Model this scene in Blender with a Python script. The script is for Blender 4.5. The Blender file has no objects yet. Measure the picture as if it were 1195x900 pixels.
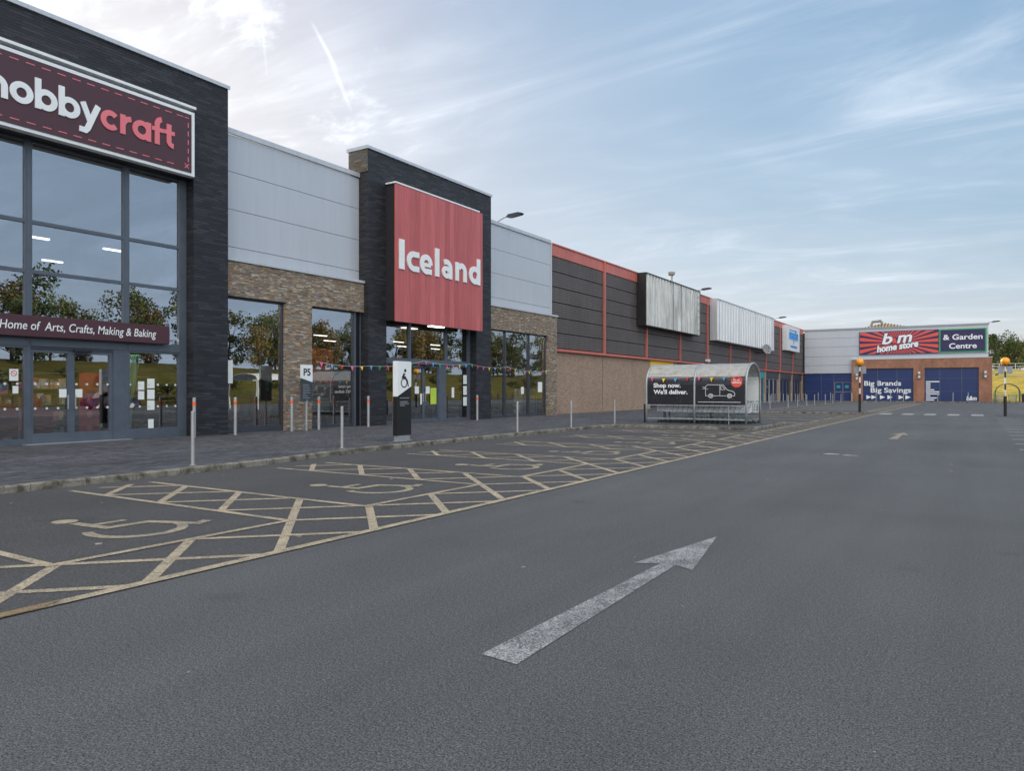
import bpy, math, random
from mathutils import Vector, Matrix
random.seed(7)
D = bpy.data
SC = bpy.context.scene
R = math.radians

# ------------------------------------------------------------ camera, sky, sun, exposure
HEAD = math.atan(543.5 / 864.0)
cam = D.cameras.new('camera'); co = D.objects.new('camera', cam); SC.collection.objects.link(co)
co.location = (0, 0, 1.6); co.rotation_euler = (R(90), 0, HEAD)
cam.sensor_width = 36; cam.lens = 864.0 / 1195 * 36; cam.shift_y = 5.8 / 1195
cam.clip_end = 5000; SC.camera = co

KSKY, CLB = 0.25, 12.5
SUN_EL, SUN_AZ = R(19), R(63)     # azimuth measured from +Y towards -X
W = D.worlds.new('World'); SC.world = W; W.use_nodes = True
def build_world():
    nt = W.node_tree; N = nt.nodes; L = nt.links
    bg = N['Background']; bg.inputs['Strength'].default_value = 0.12
    sky = N.new('ShaderNodeTexSky'); sky.sky_type = 'NISHITA'; sky.sun_disc = False
    sky.sun_elevation = SUN_EL; sky.sun_rotation = -SUN_AZ
    sky.air_density = 1.0; sky.dust_density = 0.6; sky.ozone_density = 3.2
    tc = N.new('ShaderNodeTexCoord')
    sep = N.new('ShaderNodeSeparateXYZ'); L.new(tc.outputs['Generated'], sep.inputs[0])
    def math_(op, a, b=None, c=None):
        m = N.new('ShaderNodeMath'); m.operation = op
        for i, v in enumerate((a, b, c)):
            if v is None: continue
            if isinstance(v, (int, float)): m.inputs[i].default_value = v
            else: L.new(v, m.inputs[i])
        return m.outputs[0]
    zz = math_('ADD', math_('MAXIMUM', sep.outputs['Z'], 0.0), 0.12)
    px = math_('DIVIDE', sep.outputs['X'], zz); py = math_('DIVIDE', sep.outputs['Y'], zz)
    cmb = N.new('ShaderNodeCombineXYZ'); L.new(px, cmb.inputs[0]); L.new(py, cmb.inputs[1])
    def layer(scale, rot, sc, lo, hi, detail, dist):
        mp = N.new('ShaderNodeMapping'); mp.inputs['Rotation'].default_value = (0, 0, R(rot)); mp.inputs['Scale'].default_value = sc
        L.new(cmb.outputs[0], mp.inputs[0])
        n = N.new('ShaderNodeTexNoise'); n.inputs['Scale'].default_value = scale; n.inputs['Detail'].default_value = detail
        n.inputs['Roughness'].default_value = 0.62; n.inputs['Distortion'].default_value = dist
        L.new(mp.outputs[0], n.inputs['Vector'])
        mr = N.new('ShaderNodeMapRange'); mr.inputs['From Min'].default_value = lo; mr.inputs['From Max'].default_value = hi
        mr.interpolation_type = 'SMOOTHSTEP'
        L.new(n.outputs['Fac'], mr.inputs['Value']); return mr.outputs[0]
    streak = layer(1.1, 25, (0.7, 1.9, 1), 0.40, 0.80, 9, 1.6)
    veil = layer(0.55, 10, (0.8, 1.5, 1), 0.35, 0.75, 4, 0.6)
    puffs = layer(2.6, 40, (0.8, 1.7, 1), 0.5, 0.72, 8, 0.5)
    # thicker cloud towards the sun
    sd = Vector((-math.sin(SUN_AZ) * math.cos(SUN_EL), math.cos(SUN_AZ) * math.cos(SUN_EL), math.sin(SUN_EL)))
    dp = N.new('ShaderNodeVectorMath'); dp.operation = 'DOT_PRODUCT'
    nv = N.new('ShaderNodeVectorMath'); nv.operation = 'NORMALIZE'; L.new(tc.outputs['Generated'], nv.inputs[0])
    L.new(nv.outputs[0], dp.inputs[0]); dp.inputs[1].default_value = sd
    near = N.new('ShaderNodeMapRange'); near.inputs['From Min'].default_value = 0.86; near.inputs['From Max'].default_value = 0.97
    near.interpolation_type = 'SMOOTHSTEP'; L.new(dp.outputs['Value'], near.inputs['Value'])
    f = math_('ADD', math_('MULTIPLY', streak, math_('ADD', math_('MULTIPLY', veil, 0.62), 0.04)), math_('MULTIPLY', veil, 0.14))
    f = math_('ADD', f, math_('MULTIPLY', math_('MULTIPLY', puffs, near.outputs[0]), 0.55))
    # two aircraft trails: thin bands along great circles
    def trail(n1, centre, half, wid, amt):
        d = N.new('ShaderNodeVectorMath'); d.operation = 'DOT_PRODUCT'; L.new(nv.outputs[0], d.inputs[0]); d.inputs[1].default_value = n1
        a = math_('SUBTRACT', 1.0, math_('DIVIDE', math_('ABSOLUTE', d.outputs['Value']), wid)); a = math_('MAXIMUM', a, 0.0)
        e = N.new('ShaderNodeVectorMath'); e.operation = 'DISTANCE'; L.new(nv.outputs[0], e.inputs[0]); e.inputs[1].default_value = centre
        b = math_('MAXIMUM', math_('SUBTRACT', 1.0, math_('DIVIDE', e.outputs['Value'], half)), 0.0)
        return math_('MULTIPLY', math_('MULTIPLY', a, math_('POWER', b, 0.6)), amt)
    def pdir(px_, py_):
        u = (px_ - 597.5) / 864; v = (455.8 - py_) / 864; s_, c_ = math.sin(HEAD), math.cos(HEAD)
        return Vector((-s_ + u * c_, c_ + u * s_, v)).normalized()
    for (a, b, wd, am) in (((366, 30), (392, 78), 0.0030, 0.26), ((384, 66), (408, 124), 0.0038, 0.20), ((303, 0), (311, 80), 0.0024, 0.12)):
        A, B = pdir(*a), pdir(*b)
        f = math_('ADD', f, trail(A.cross(B).normalized(), (A + B).normalized(), (A - B).length * 0.62, wd, am))
    f = math_('MINIMUM', f, 1.0)
    mix = N.new('ShaderNodeMixRGB'); L.new(f, mix.inputs['Fac'])
    # bright cloud bank added out of view, overhead and behind the camera, as fill light
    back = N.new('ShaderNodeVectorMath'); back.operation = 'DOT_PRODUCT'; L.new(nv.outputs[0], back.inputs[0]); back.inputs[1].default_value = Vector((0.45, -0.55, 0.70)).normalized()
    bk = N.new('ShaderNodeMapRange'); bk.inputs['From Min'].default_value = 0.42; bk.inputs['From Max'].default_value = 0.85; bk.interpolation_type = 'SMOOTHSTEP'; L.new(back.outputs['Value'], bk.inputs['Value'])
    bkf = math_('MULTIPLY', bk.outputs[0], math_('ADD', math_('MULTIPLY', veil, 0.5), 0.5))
    hsv = N.new('ShaderNodeHueSaturation'); hsv.inputs['Saturation'].default_value = 1.16; L.new(sky.outputs[0], hsv.inputs['Color'])
    one = N.new('ShaderNodeVectorMath'); one.operation = 'MULTIPLY_ADD'; hs2 = N.new('ShaderNodeVectorMath'); hs2.operation = 'MULTIPLY'; L.new(hsv.outputs[0], hs2.inputs[0]); hs2.inputs[1].default_value = (1.78, 1.60, 1.82)
    L.new(hs2.outputs[0], one.inputs[0]); one.inputs[1].default_value = (KSKY,) * 3; one.inputs[2].default_value = (1, 1, 1)
    div = N.new('ShaderNodeVectorMath'); div.operation = 'DIVIDE'; L.new(hs2.outputs[0], div.inputs[0]); L.new(one.outputs[0], div.inputs[1])
    L.new(div.outputs[0], mix.inputs['Color1'])
    # cloud: white, brighter near the sun
    cl = N.new('ShaderNodeMixRGB'); L.new(near.outputs[0], cl.inputs['Fac'])
    cl.inputs['Color1'].default_value = (4.1, 4.4, 4.8, 1); cl.inputs['Color2'].default_value = (6.8, 7.2, 7.4, 1)
    L.new(cl.outputs[0], mix.inputs['Color2'])
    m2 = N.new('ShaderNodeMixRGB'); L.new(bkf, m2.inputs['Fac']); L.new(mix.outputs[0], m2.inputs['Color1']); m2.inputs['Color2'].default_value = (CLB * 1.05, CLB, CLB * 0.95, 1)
    # extra glow added to the unseen eastern sky, brightens what the shop glass mirrors
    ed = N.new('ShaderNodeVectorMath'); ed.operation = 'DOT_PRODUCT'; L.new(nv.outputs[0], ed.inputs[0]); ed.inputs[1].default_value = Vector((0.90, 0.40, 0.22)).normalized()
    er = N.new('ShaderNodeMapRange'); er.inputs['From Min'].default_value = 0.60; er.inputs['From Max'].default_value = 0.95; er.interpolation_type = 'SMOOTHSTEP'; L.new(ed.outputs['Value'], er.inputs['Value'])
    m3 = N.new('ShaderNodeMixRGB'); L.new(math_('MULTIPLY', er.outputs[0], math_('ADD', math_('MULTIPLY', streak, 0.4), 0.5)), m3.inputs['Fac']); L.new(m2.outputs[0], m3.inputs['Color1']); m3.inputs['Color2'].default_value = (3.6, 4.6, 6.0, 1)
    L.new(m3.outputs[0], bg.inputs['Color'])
build_world()
sl = D.lights.new('sun', 'SUN'); so = D.objects.new('sun', sl); SC.collection.objects.link(so)
sl.energy = 3.2; sl.angle = R(0.53); sl.color = (1.0, 0.90, 0.76)
_d = Vector((-math.sin(SUN_AZ) * math.cos(SUN_EL), math.cos(SUN_AZ) * math.cos(SUN_EL), math.sin(SUN_EL)))
so.rotation_euler = _d.to_track_quat('Z', 'Y').to_euler()
SC.view_settings.view_transform = 'Standard'; SC.view_settings.look = 'None'
SC.view_settings.exposure = 1.1; SC.view_settings.gamma = 1.0
SC.cycles.max_bounces = 8; SC.cycles.transparent_max_bounces = 16

# ------------------------------------------------------------ mesh helpers
class MB:
    def __init__(s): s.v = []; s.f = []; s.m = []; s.mi = 0
    def face(s, pts):
        i = len(s.v); s.v += [tuple(p) for p in pts]; s.f.append(tuple(range(i, i + len(pts)))); s.m.append(s.mi)
    def box(s, a, b):
        x0, y0, z0 = (min(a[i], b[i]) for i in range(3)); x1, y1, z1 = (max(a[i], b[i]) for i in range(3))
        i = len(s.v)
        s.v += [(x0,y0,z0),(x1,y0,z0),(x1,y1,z0),(x0,y1,z0),(x0,y0,z1),(x1,y0,z1),(x1,y1,z1),(x0,y1,z1)]
        for q in ((0,3,2,1),(4,5,6,7),(0,1,5,4),(1,2,6,5),(2,3,7,6),(3,0,4,7)):
            s.f.append(tuple(i + k for k in q)); s.m.append(s.mi)
        return s
    def bar(s, p, q, w, h=None):           # rectangular bar between two points
        h = h or w; p = Vector(p); q = Vector(q); d = (q - p).normalized()
        u = d.cross(Vector((0,0,1))) if abs(d.z) < 0.99 else Vector((1,0,0)); u.normalize(); v = d.cross(u).normalized()
        i = len(s.v)
        for c in (p, q):
            for a, b in ((-1,-1),(1,-1),(1,1),(-1,1)): s.v.append(tuple(c + u * (a * w / 2) + v * (b * h / 2)))
        for k in ((0,1,2,3),(7,6,5,4),(0,4,5,1),(1,5,6,2),(2,6,7,3),(3,7,4,0)):
            s.f.append(tuple(i + j for j in k)); s.m.append(s.mi)
        return s
    def tube(s, pts, r, n=10, cap=True):
        pts = [Vector(p) for p in pts]; rs = r if isinstance(r, (list, tuple)) else [r] * len(pts)
        base = len(s.v); prev = None
        for k, p in enumerate(pts):
            d = (pts[min(k+1, len(pts)-1)] - pts[max(k-1, 0)]).normalized()
            if prev is None:
                u = d.cross(Vector((0,0,1))) if abs(d.z) < 0.9 else d.cross(Vector((1,0,0)))
            else: u = prev - d * prev.dot(d)
            u.normalize(); prev = u; v = d.cross(u)
            for j in range(n):
                a = 2 * math.pi * j / n
                s.v.append(tuple(p + u * (math.cos(a) * rs[k]) + v * (math.sin(a) * rs[k])))
        for k in range(len(pts) - 1):
            for j in range(n):
                a = base + k * n + j; b = base + k * n + (j + 1) % n
                s.f.append((a, b, b + n, a + n)); s.m.append(s.mi)
        if cap:
            s.f.append(tuple(base + j for j in reversed(range(n)))); s.m.append(s.mi)
            e = base + (len(pts) - 1) * n
            s.f.append(tuple(e + j for j in range(n))); s.m.append(s.mi)
        return s
    def prism(s, poly, ax, a0, a1):
        """polygon extruded along an axis: ax='x' -> poly is (y,z); 'y' -> (x,z); 'z' -> (x,y)"""
        def P(p, a): return (a, p[0], p[1]) if ax == 'x' else (p[0], a, p[1]) if ax == 'y' else (p[0], p[1], a)
        n = len(poly); i = len(s.v)
        s.v += [P(p, a0) for p in poly] + [P(p, a1) for p in poly]
        s.f.append(tuple(i + k for k in range(n))); s.m.append(s.mi)
        s.f.append(tuple(i + n + k for k in reversed(range(n)))); s.m.append(s.mi)
        for k in range(n):
            k2 = (k + 1) % n; s.f.append((i + k, i + n + k, i + n + k2, i + k2)); s.m.append(s.mi)
        return s
    def map(s, fn): s.v = [tuple(fn(Vector(v))) for v in s.v]; return s
    def build(s, name, mat, parent=None, world=True, smooth=False, bevel=0, loc=None, fix=True):
        v = s.v
        if parent is not None and world:
            o = parent['_base'] if '_base' in parent else parent.location
            g = Vector(o); v = [tuple(Vector(p) - g) for p in v]
        elif loc is not None:
            g = Vector(loc); v = [tuple(Vector(p) - g) for p in v]
        me = D.meshes.new(name); me.from_pydata(v, [], s.f)
        for m in (mat if isinstance(mat, (list, tuple)) else [mat]): me.materials.append(m)
        for p, mi in zip(me.polygons, s.m): p.material_index = mi; p.use_smooth = smooth
        if fix: fixnormals(me)
        o = D.objects.new(name, me); SC.collection.objects.link(o)
        if parent is not None:
            o.parent = parent
            if world: o['_base'] = tuple(g)
        elif loc is not None: o.location = loc; o['_base'] = tuple(g)
        if bevel:
            b = o.modifiers.new('bevel', 'BEVEL'); b.width = bevel; b.segments = 2; b.limit_method = 'ANGLE'
        return o
import bmesh
def fixnormals(me):
    bm = bmesh.new(); bm.from_mesh(me); bmesh.ops.recalc_face_normals(bm, faces=bm.faces); bm.to_mesh(me); bm.free()

def thing(name, label, cat, loc=(0,0,0), rz=0, group=None):
    o = D.objects.new(name, None); SC.collection.objects.link(o); o.location = loc; o.rotation_euler = (0,0,rz)
    o['label'] = label; o['category'] = cat; o['_base'] = tuple(loc)
    if group: o['group'] = group
    return o
def tag(o, label, cat, group=None):
    o['label'] = label; o['category'] = cat
    if group: o['group'] = group
    return o
def kind(o, k): o['kind'] = k; return o
def dup(o, loc, rz=None, label=None, parent=None):
    c = o.copy(); SC.collection.objects.link(c)
    if parent is None:
        c.location = loc; c['_base'] = tuple(loc)
        if rz is not None: c.rotation_euler = (0,0,rz)
        if label: c['label'] = label
    else: c.parent = parent
    for ch in list(o.children): dup(ch, None, parent=c)
    return c

# 2-D drawing on a plane: strokes and flat shapes
def arc(cx, cy, rx, ry, a0, a1, n=14):
    return [(cx + rx * math.cos(R(a0 + (a1 - a0) * k / n)), cy + ry * math.sin(R(a0 + (a1 - a0) * k / n))) for k in range(n + 1)]
def stroke(mb, pts, w, z0, z1, closed=False, rnd=False):
    P = [Vector((p[0], p[1])) for p in pts]; n = len(P); Lf, Rt = [], []
    for k in range(n):
        a = P[(k - 1) % n] if (closed or k > 0) else None; b = P[(k + 1) % n] if (closed or k < n - 1) else None
        d1 = (P[k] - a).normalized() if a is not None else None; d2 = (b - P[k]).normalized() if b is not None else None
        if d1 is None: d1 = d2
        if d2 is None: d2 = d1
        n1 = Vector((-d1.y, d1.x)); n2 = Vector((-d2.y, d2.x)); m = (n1 + n2)
        m = m.normalized() if m.length > 1e-6 else n1
        sc = 1 / max(0.5, m.dot(n1)); Lf.append(P[k] + m * (w / 2 * sc)); Rt.append(P[k] - m * (w / 2 * sc))
    rng = range(n) if closed else range(n - 1)
    for k in rng:
        j = (k + 1) % n; a, b, c, d = Lf[k], Lf[j], Rt[j], Rt[k]
        mb.face([(a.x, a.y, z1), (d.x, d.y, z1), (c.x, c.y, z1), (b.x, b.y, z1)])
        mb.face([(a.x, a.y, z0), (a.x, a.y, z1), (b.x, b.y, z1), (b.x, b.y, z0)])
        mb.face([(d.x, d.y, z1), (d.x, d.y, z0), (c.x, c.y, z0), (c.x, c.y, z1)])
    if not closed:
        for a, b in ((Lf[0], Rt[0]), (Lf[-1], Rt[-1])):
            mb.face([(a.x, a.y, z0), (b.x, b.y, z0), (b.x, b.y, z1), (a.x, a.y, z1)])
        if rnd:
            for k in (0, n - 1):
                disc(mb, P[k].x, P[k].y, w / 2, z0, z1 - 0.0008, 12)
def disc(mb, cx, cy, r, z0, z1, n=28, ry=None):
    mb.prism([(cx + r * math.cos(2 * math.pi * k / n), cy + (ry or r) * math.sin(2 * math.pi * k / n)) for k in range(n)], 'z', z0, z1)
def onto(face, origin):
    """local (right, up, out) -> world for a wall facing '+x' or '-y' or the flat ground seen from -y"""
    o = Vector(origin)
    if face == '+x': return lambda p: o + Vector((p.z, p.x, p.y))
    if face == '-y': return lambda p: o + Vector((p.x, -p.z, p.y))
    if face == '-x': return lambda p: o + Vector((-p.z, -p.x, p.y))
def text_mb(s, size, depth=0.004, bold=0.0, align='LEFT', width=None, shear=0.0):
    cu = D.curves.new('txt', 'FONT'); cu.body = s; cu.size = size; cu.extrude = depth / 2; cu.offset = bold; cu.align_x = align
    cu.shear = shear; cu.resolution_u = 4
    ob = D.objects.new('txt', cu); SC.collection.objects.link(ob)
    dg = bpy.context.evaluated_depsgraph_get(); me = D.meshes.new_from_object(ob.evaluated_get(dg))
    mb = MB(); mb.v = [tuple(v.co) for v in me.vertices]; mb.f = [tuple(p.vertices) for p in me.polygons]; mb.m = [0] * len(mb.f)
    D.objects.remove(ob); D.curves.remove(cu); D.meshes.remove(me)
    if width:
        x0 = min(v[0] for v in mb.v); x1 = max(v[0] for v in mb.v); k = width / (x1 - x0)
        mb.v = [((v[0] - x0) * k, v[1], v[2]) for v in mb.v]
    return mb

# ------------------------------------------------------------ materials
class NB:
    def __init__(s, name):
        s.m = D.materials.new(name); s.m.use_nodes = True; s.nt = s.m.node_tree; s.N = s.nt.nodes; s.L = s.nt.links
        s.b = s.N['Principled BSDF']
    def n(s, t, **kw):
        x = s.N.new(t)
        for k, v in kw.items(): setattr(x, k, v)
        return x
    def link(s, a, b): s.L.new(a, b)
    def setin(s, node, i, v):
        if isinstance(v, (int, float, tuple)): node.inputs[i].default_value = v
        else: s.link(v, node.inputs[i])
    def math(s, op, a, b=0.0, c=None):
        x = s.n('ShaderNodeMath', operation=op); s.setin(x, 0, a); s.setin(x, 1, b)
        if c is not None: s.setin(x, 2, c)
        return x.outputs[0]
    def mix(s, f, a, b, mode='MIX'):
        x = s.n('ShaderNodeMixRGB', blend_type=mode); s.setin(x, 'Fac', f); s.setin(x, 'Color1', rgba(a)); s.setin(x, 'Color2', rgba(b)); return x.outputs[0]
    def pos(s): return s.n('ShaderNodeNewGeometry').outputs['Position']
    def obj(s): return s.n('ShaderNodeTexCoord').outputs['Object']
    def noise(s, vec, scale, detail=4, rough=0.55, dist=0.0, col=False):
        x = s.n('ShaderNodeTexNoise'); s.setin(x, 'Vector', vec); x.inputs['Scale'].default_value = scale
        x.inputs['Detail'].default_value = detail; x.inputs['Roughness'].default_value = rough; x.inputs['Distortion'].default_value = dist
        return x.outputs['Color' if col else 'Fac']
    def vscale(s, vec, sc, rot=(0,0,0)):
        x = s.n('ShaderNodeMapping'); s.setin(x, 'Vector', vec); x.inputs['Scale'].default_value = sc; x.inputs['Rotation'].default_value = rot; return x.outputs[0]
    def ramp(s, f, stops):
        x = s.n('ShaderNodeValToRGB'); s.setin(x, 'Fac', f); e = x.color_ramp.elements
        while len(e) > 1: e.remove(e[-1])
        e[0].position = stops[0][0]; e[0].color = rgba(stops[0][1])
        for p, c in stops[1:]: k = e.new(p); k.color = rgba(c)
        return x.outputs[0]
    def rng(s, f, a, b, c=0.0, d=1.0):
        x = s.n('ShaderNodeMapRange'); s.setin(x, 'Value', f); x.inputs[1].default_value = a; x.inputs[2].default_value = b; x.inputs[3].default_value = c; x.inputs[4].default_value = d; return x.outputs[0]
    def bump(s, h, strength, dist=0.02):
        x = s.n('ShaderNodeBump'); s.setin(x, 'Height', h); x.inputs['Strength'].default_value = strength; x.inputs['Distance'].default_value = dist
        s.link(x.outputs[0], s.b.inputs['Normal']); return x
    def wallvec(s):          # (x+y, z) coordinates that work on any upright axis-aligned wall
        sp = s.n('ShaderNodeSeparateXYZ'); s.link(s.pos(), sp.inputs[0]); c = s.n('ShaderNodeCombineXYZ')
        s.link(s.math('ADD', sp.outputs[0], sp.outputs[1]), c.inputs[0]); s.link(sp.outputs[2], c.inputs[1]); return c.outputs[0], sp
    def out(s, col=None, rough=None, spec=None, metal=None):
        if col is not None: s.setin(s.b, 'Base Color', rgba(col))
        if rough is not None: s.setin(s.b, 'Roughness', rough)
        if spec is not None: s.b.inputs['Specular IOR Level'].default_value = spec
        if metal is not None: s.b.inputs['Metallic'].default_value = metal
        return s.m
def rgba(c):
    if isinstance(c, (tuple, list)): return tuple(c) + (1,) if len(c) == 3 else tuple(c)
    if isinstance(c, (int, float)): return (c, c, c, 1)
    return c

def plain(name, col, rough=0.5, metal=0.0, var=0.12, spec=0.5, scale=3.0):
    """paint / plastic / metal with slight unevenness and grime"""
    m = NB(name); p = m.pos(); a = m.noise(p, scale, 5, 0.6); b = m.noise(p, scale * 14, 3, 0.6)
    k = m.math('ADD', m.rng(a, 0.3, 0.7, 1 - var, 1 + var * 0.6), m.rng(b, 0.3, 0.7, -var * 0.3, var * 0.3))
    cc = m.n('ShaderNodeVectorMath', operation='SCALE'); cc.inputs[0].default_value = tuple(col); m.link(k, cc.inputs['Scale'])
    m.out(None, m.rng(a, 0.3, 0.7, rough * 0.85, min(1, rough * 1.2)), spec, metal); m.link(cc.outputs[0], m.b.inputs['Base Color'])
    return m.m

M = {}
def mk_asphalt(name, base, tint, speck=1.0):
    m = NB(name); p = m.pos()
    fine = m.noise(p, 88, 3, 0.95); mid = m.noise(p, 30, 3, 0.8); big = m.noise(p, 0.22, 6, 0.6, 0.4)
    strk = m.noise(m.vscale(p, (1.2, 0.06, 1)), 1.0, 4, 0.6)
    vor = m.n('ShaderNodeTexVoronoi'); m.link(p, vor.inputs['Vector']); vor.inputs['Scale'].default_value = 95
    k = m.math('MULTIPLY', m.rng(fine, 0.40, 0.60, 1 - .85 * speck, 1 + 1.25 * speck), m.rng(mid, 0.38, 0.62, 0.82, 1.2))
    k = m.math('MULTIPLY', k, m.rng(big, 0.3, 0.7, 0.84, 1.14)); k = m.math('MULTIPLY', k, m.rng(strk, 0.3, 0.7, 0.9, 1.1))
    st = m.noise(vor.outputs['Color'], 1.0, 0)     # a few pale chippings
    pale = m.math('GREATER_THAN', m.noise(m.vscale(p, (1, 1, 1)), 160, 1, 0.5), 0.71)
    k = m.math('ADD', k, m.math('MULTIPLY', pale, 0.9 * speck))
    # dark oil drips and spots
    oil = m.noise(p, 0.9, 3, 0.5, 0.2); oil = m.rng(oil, 0.66, 0.76, 1.0, 0.72); k = m.math('MULTIPLY', k, oil)
    cc = m.n('ShaderNodeVectorMath', operation='SCALE'); cc.inputs[0].default_value = tuple(base * t for t in tint); m.link(k, cc.inputs['Scale'])
    m.link(cc.outputs[0], m.b.inputs['Base Color'])
    m.bump(m.math('ADD', fine, m.math('MULTIPLY', mid, 0.6)), 0.55 * speck, 0.008)
    m.out(None, m.rng(fine, 0.3, 0.7, 0.72, 0.95), 0.35); return m.m
M['asphalt'] = mk_asphalt('asphalt', 0.073, (0.97, 1.0, 1.005))
M['asphalt_bay'] = mk_asphalt('asphalt_bay', 0.054, (1.0, 1.0, 1.0), 0.8)
def mk_line(name, col, wear_lo, wear_hi, base=0.058):
    """worn thermoplastic paint: where it has rubbed off the asphalt colour shows"""
    m = NB(name); p = m.pos(); f = m.noise(p, 70, 4, 0.9); g = m.noise(p, 2.3, 5, 0.6); d = m.noise(p, 12, 4, 0.6)
    w = m.math('ADD', m.math('MULTIPLY', f, 0.72), m.math('ADD', m.math('MULTIPLY', g, 0.18), m.math('MULTIPLY', d, 0.10)))
    w = m.rng(w, wear_lo, wear_hi, 1.0, 0.0); chip = m.rng(m.noise(p, 62, 4, 0.9), 0.40, 0.60, 0.3, 2.0)
    c = m.mix(m.rng(d, 0.3, 0.7, 0.0, 0.35), col, tuple(0.62 * x for x in col)); bs = m.n('ShaderNodeVectorMath', operation='SCALE'); bs.inputs[0].default_value = (base, base, base * 1.06); m.link(chip, bs.inputs['Scale']); c = m.mix(w, bs.outputs[0], c)
    m.bump(f, 0.4, 0.004); return m.out(c, 0.8, 0.3)
M['line_cream'] = mk_line('line_cream', (0.52, 0.43, 0.29), 0.465, 0.58)
M['line_yellow'] = mk_line('line_yellow', (0.46, 0.30, 0.12), 0.38, 0.62)
M['line_white'] = mk_line('line_white', (0.44, 0.44, 0.43), 0.445, 0.525, 0.085)
M['line_white_fresh'] = mk_line('line_white_fresh', (0.62, 0.62, 0.60), 0.50, 0.66)
M['line_white_far'] = mk_line('line_white_far', (0.50, 0.50, 0.48), 0.46, 0.60)
M['line_faint'] = mk_line('line_faint', (0.46, 0.39, 0.27), 0.46, 0.57)
def mk_paver():
    m = NB('paver'); p = m.pos(); b = m.n('ShaderNodeTexBrick'); m.link(m.vscale(p, (1, 1, 1), (0, 0, R(90))), b.inputs['Vector'])
    b.offset = 0.5; b.inputs['Scale'].default_value = 1.0; b.inputs['Brick Width'].default_value = 0.2; b.inputs['Row Height'].default_value = 0.1
    b.inputs['Mortar Size'].default_value = 0.006; b.inputs['Mortar Smooth'].default_value = 0.3; b.inputs['Bias'].default_value = 0
    b.inputs['Color1'].default_value = (0.045, 0.046, 0.053, 1); b.inputs['Color2'].default_value = (0.105, 0.107, 0.118, 1); b.inputs['Mortar'].default_value = (0.02, 0.021, 0.024, 1)
    a = m.noise(p, 0.5, 6, 0.65); f = m.noise(p, 45, 3, 0.6); st = m.noise(m.vscale(p, (3.5, .5, 1)), 1.0, 4, 0.6)
    c = m.mix(1.0, b.outputs['Color'], m.ramp(a, [(0.3, 0.72), (0.7, 1.25)]), 'MULTIPLY'); c = m.mix(0.6, c, m.ramp(f, [(0.3, 0.6), (0.7, 1.5)]), 'MULTIPLY')
    c = m.mix(0.7, c, m.ramp(st, [(0.35, 0.75), (0.65, 1.3)]), 'MULTIPLY')
    sp = m.math('GREATER_THAN', m.noise(p, 7, 2, 0.5), 0.74); c = m.mix(m.math('MULTIPLY', sp, 0.35), c, (0.25, 0.25, 0.25))
    h = m.math('ADD', m.math('MULTIPLY', b.outputs['Fac'], -1.0), m.math('MULTIPLY', f, 0.3)); m.bump(h, 0.5, 0.006)
    return m.out(c, 0.8, 0.3)
M['paver'] = mk_paver()
def mk_conc(name, col, dirt=0.5, moss=True):
    m = NB(name); p = m.pos(); f = m.noise(p, 60, 4, 0.7); a = m.noise(p, 3.0, 6, 0.7, 0.6)
    c = m.mix(m.rng(a, 0.42, 0.60, 0, dirt), col, (0.05, 0.048, 0.038) if moss else (0.12, 0.12, 0.12)); c = m.mix(0.7, c, m.ramp(f, [(0.3, 0.6), (0.7, 1.4)]), 'MULTIPLY')
    m.bump(f, 0.4, 0.006); return m.out(c, 0.9, 0.2)
M['kerb'] = mk_conc('kerb', (0.23, 0.215, 0.18), 0.85)
M['concrete'] = mk_conc('concrete', (0.30, 0.29, 0.27), 0.35, False)
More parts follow.
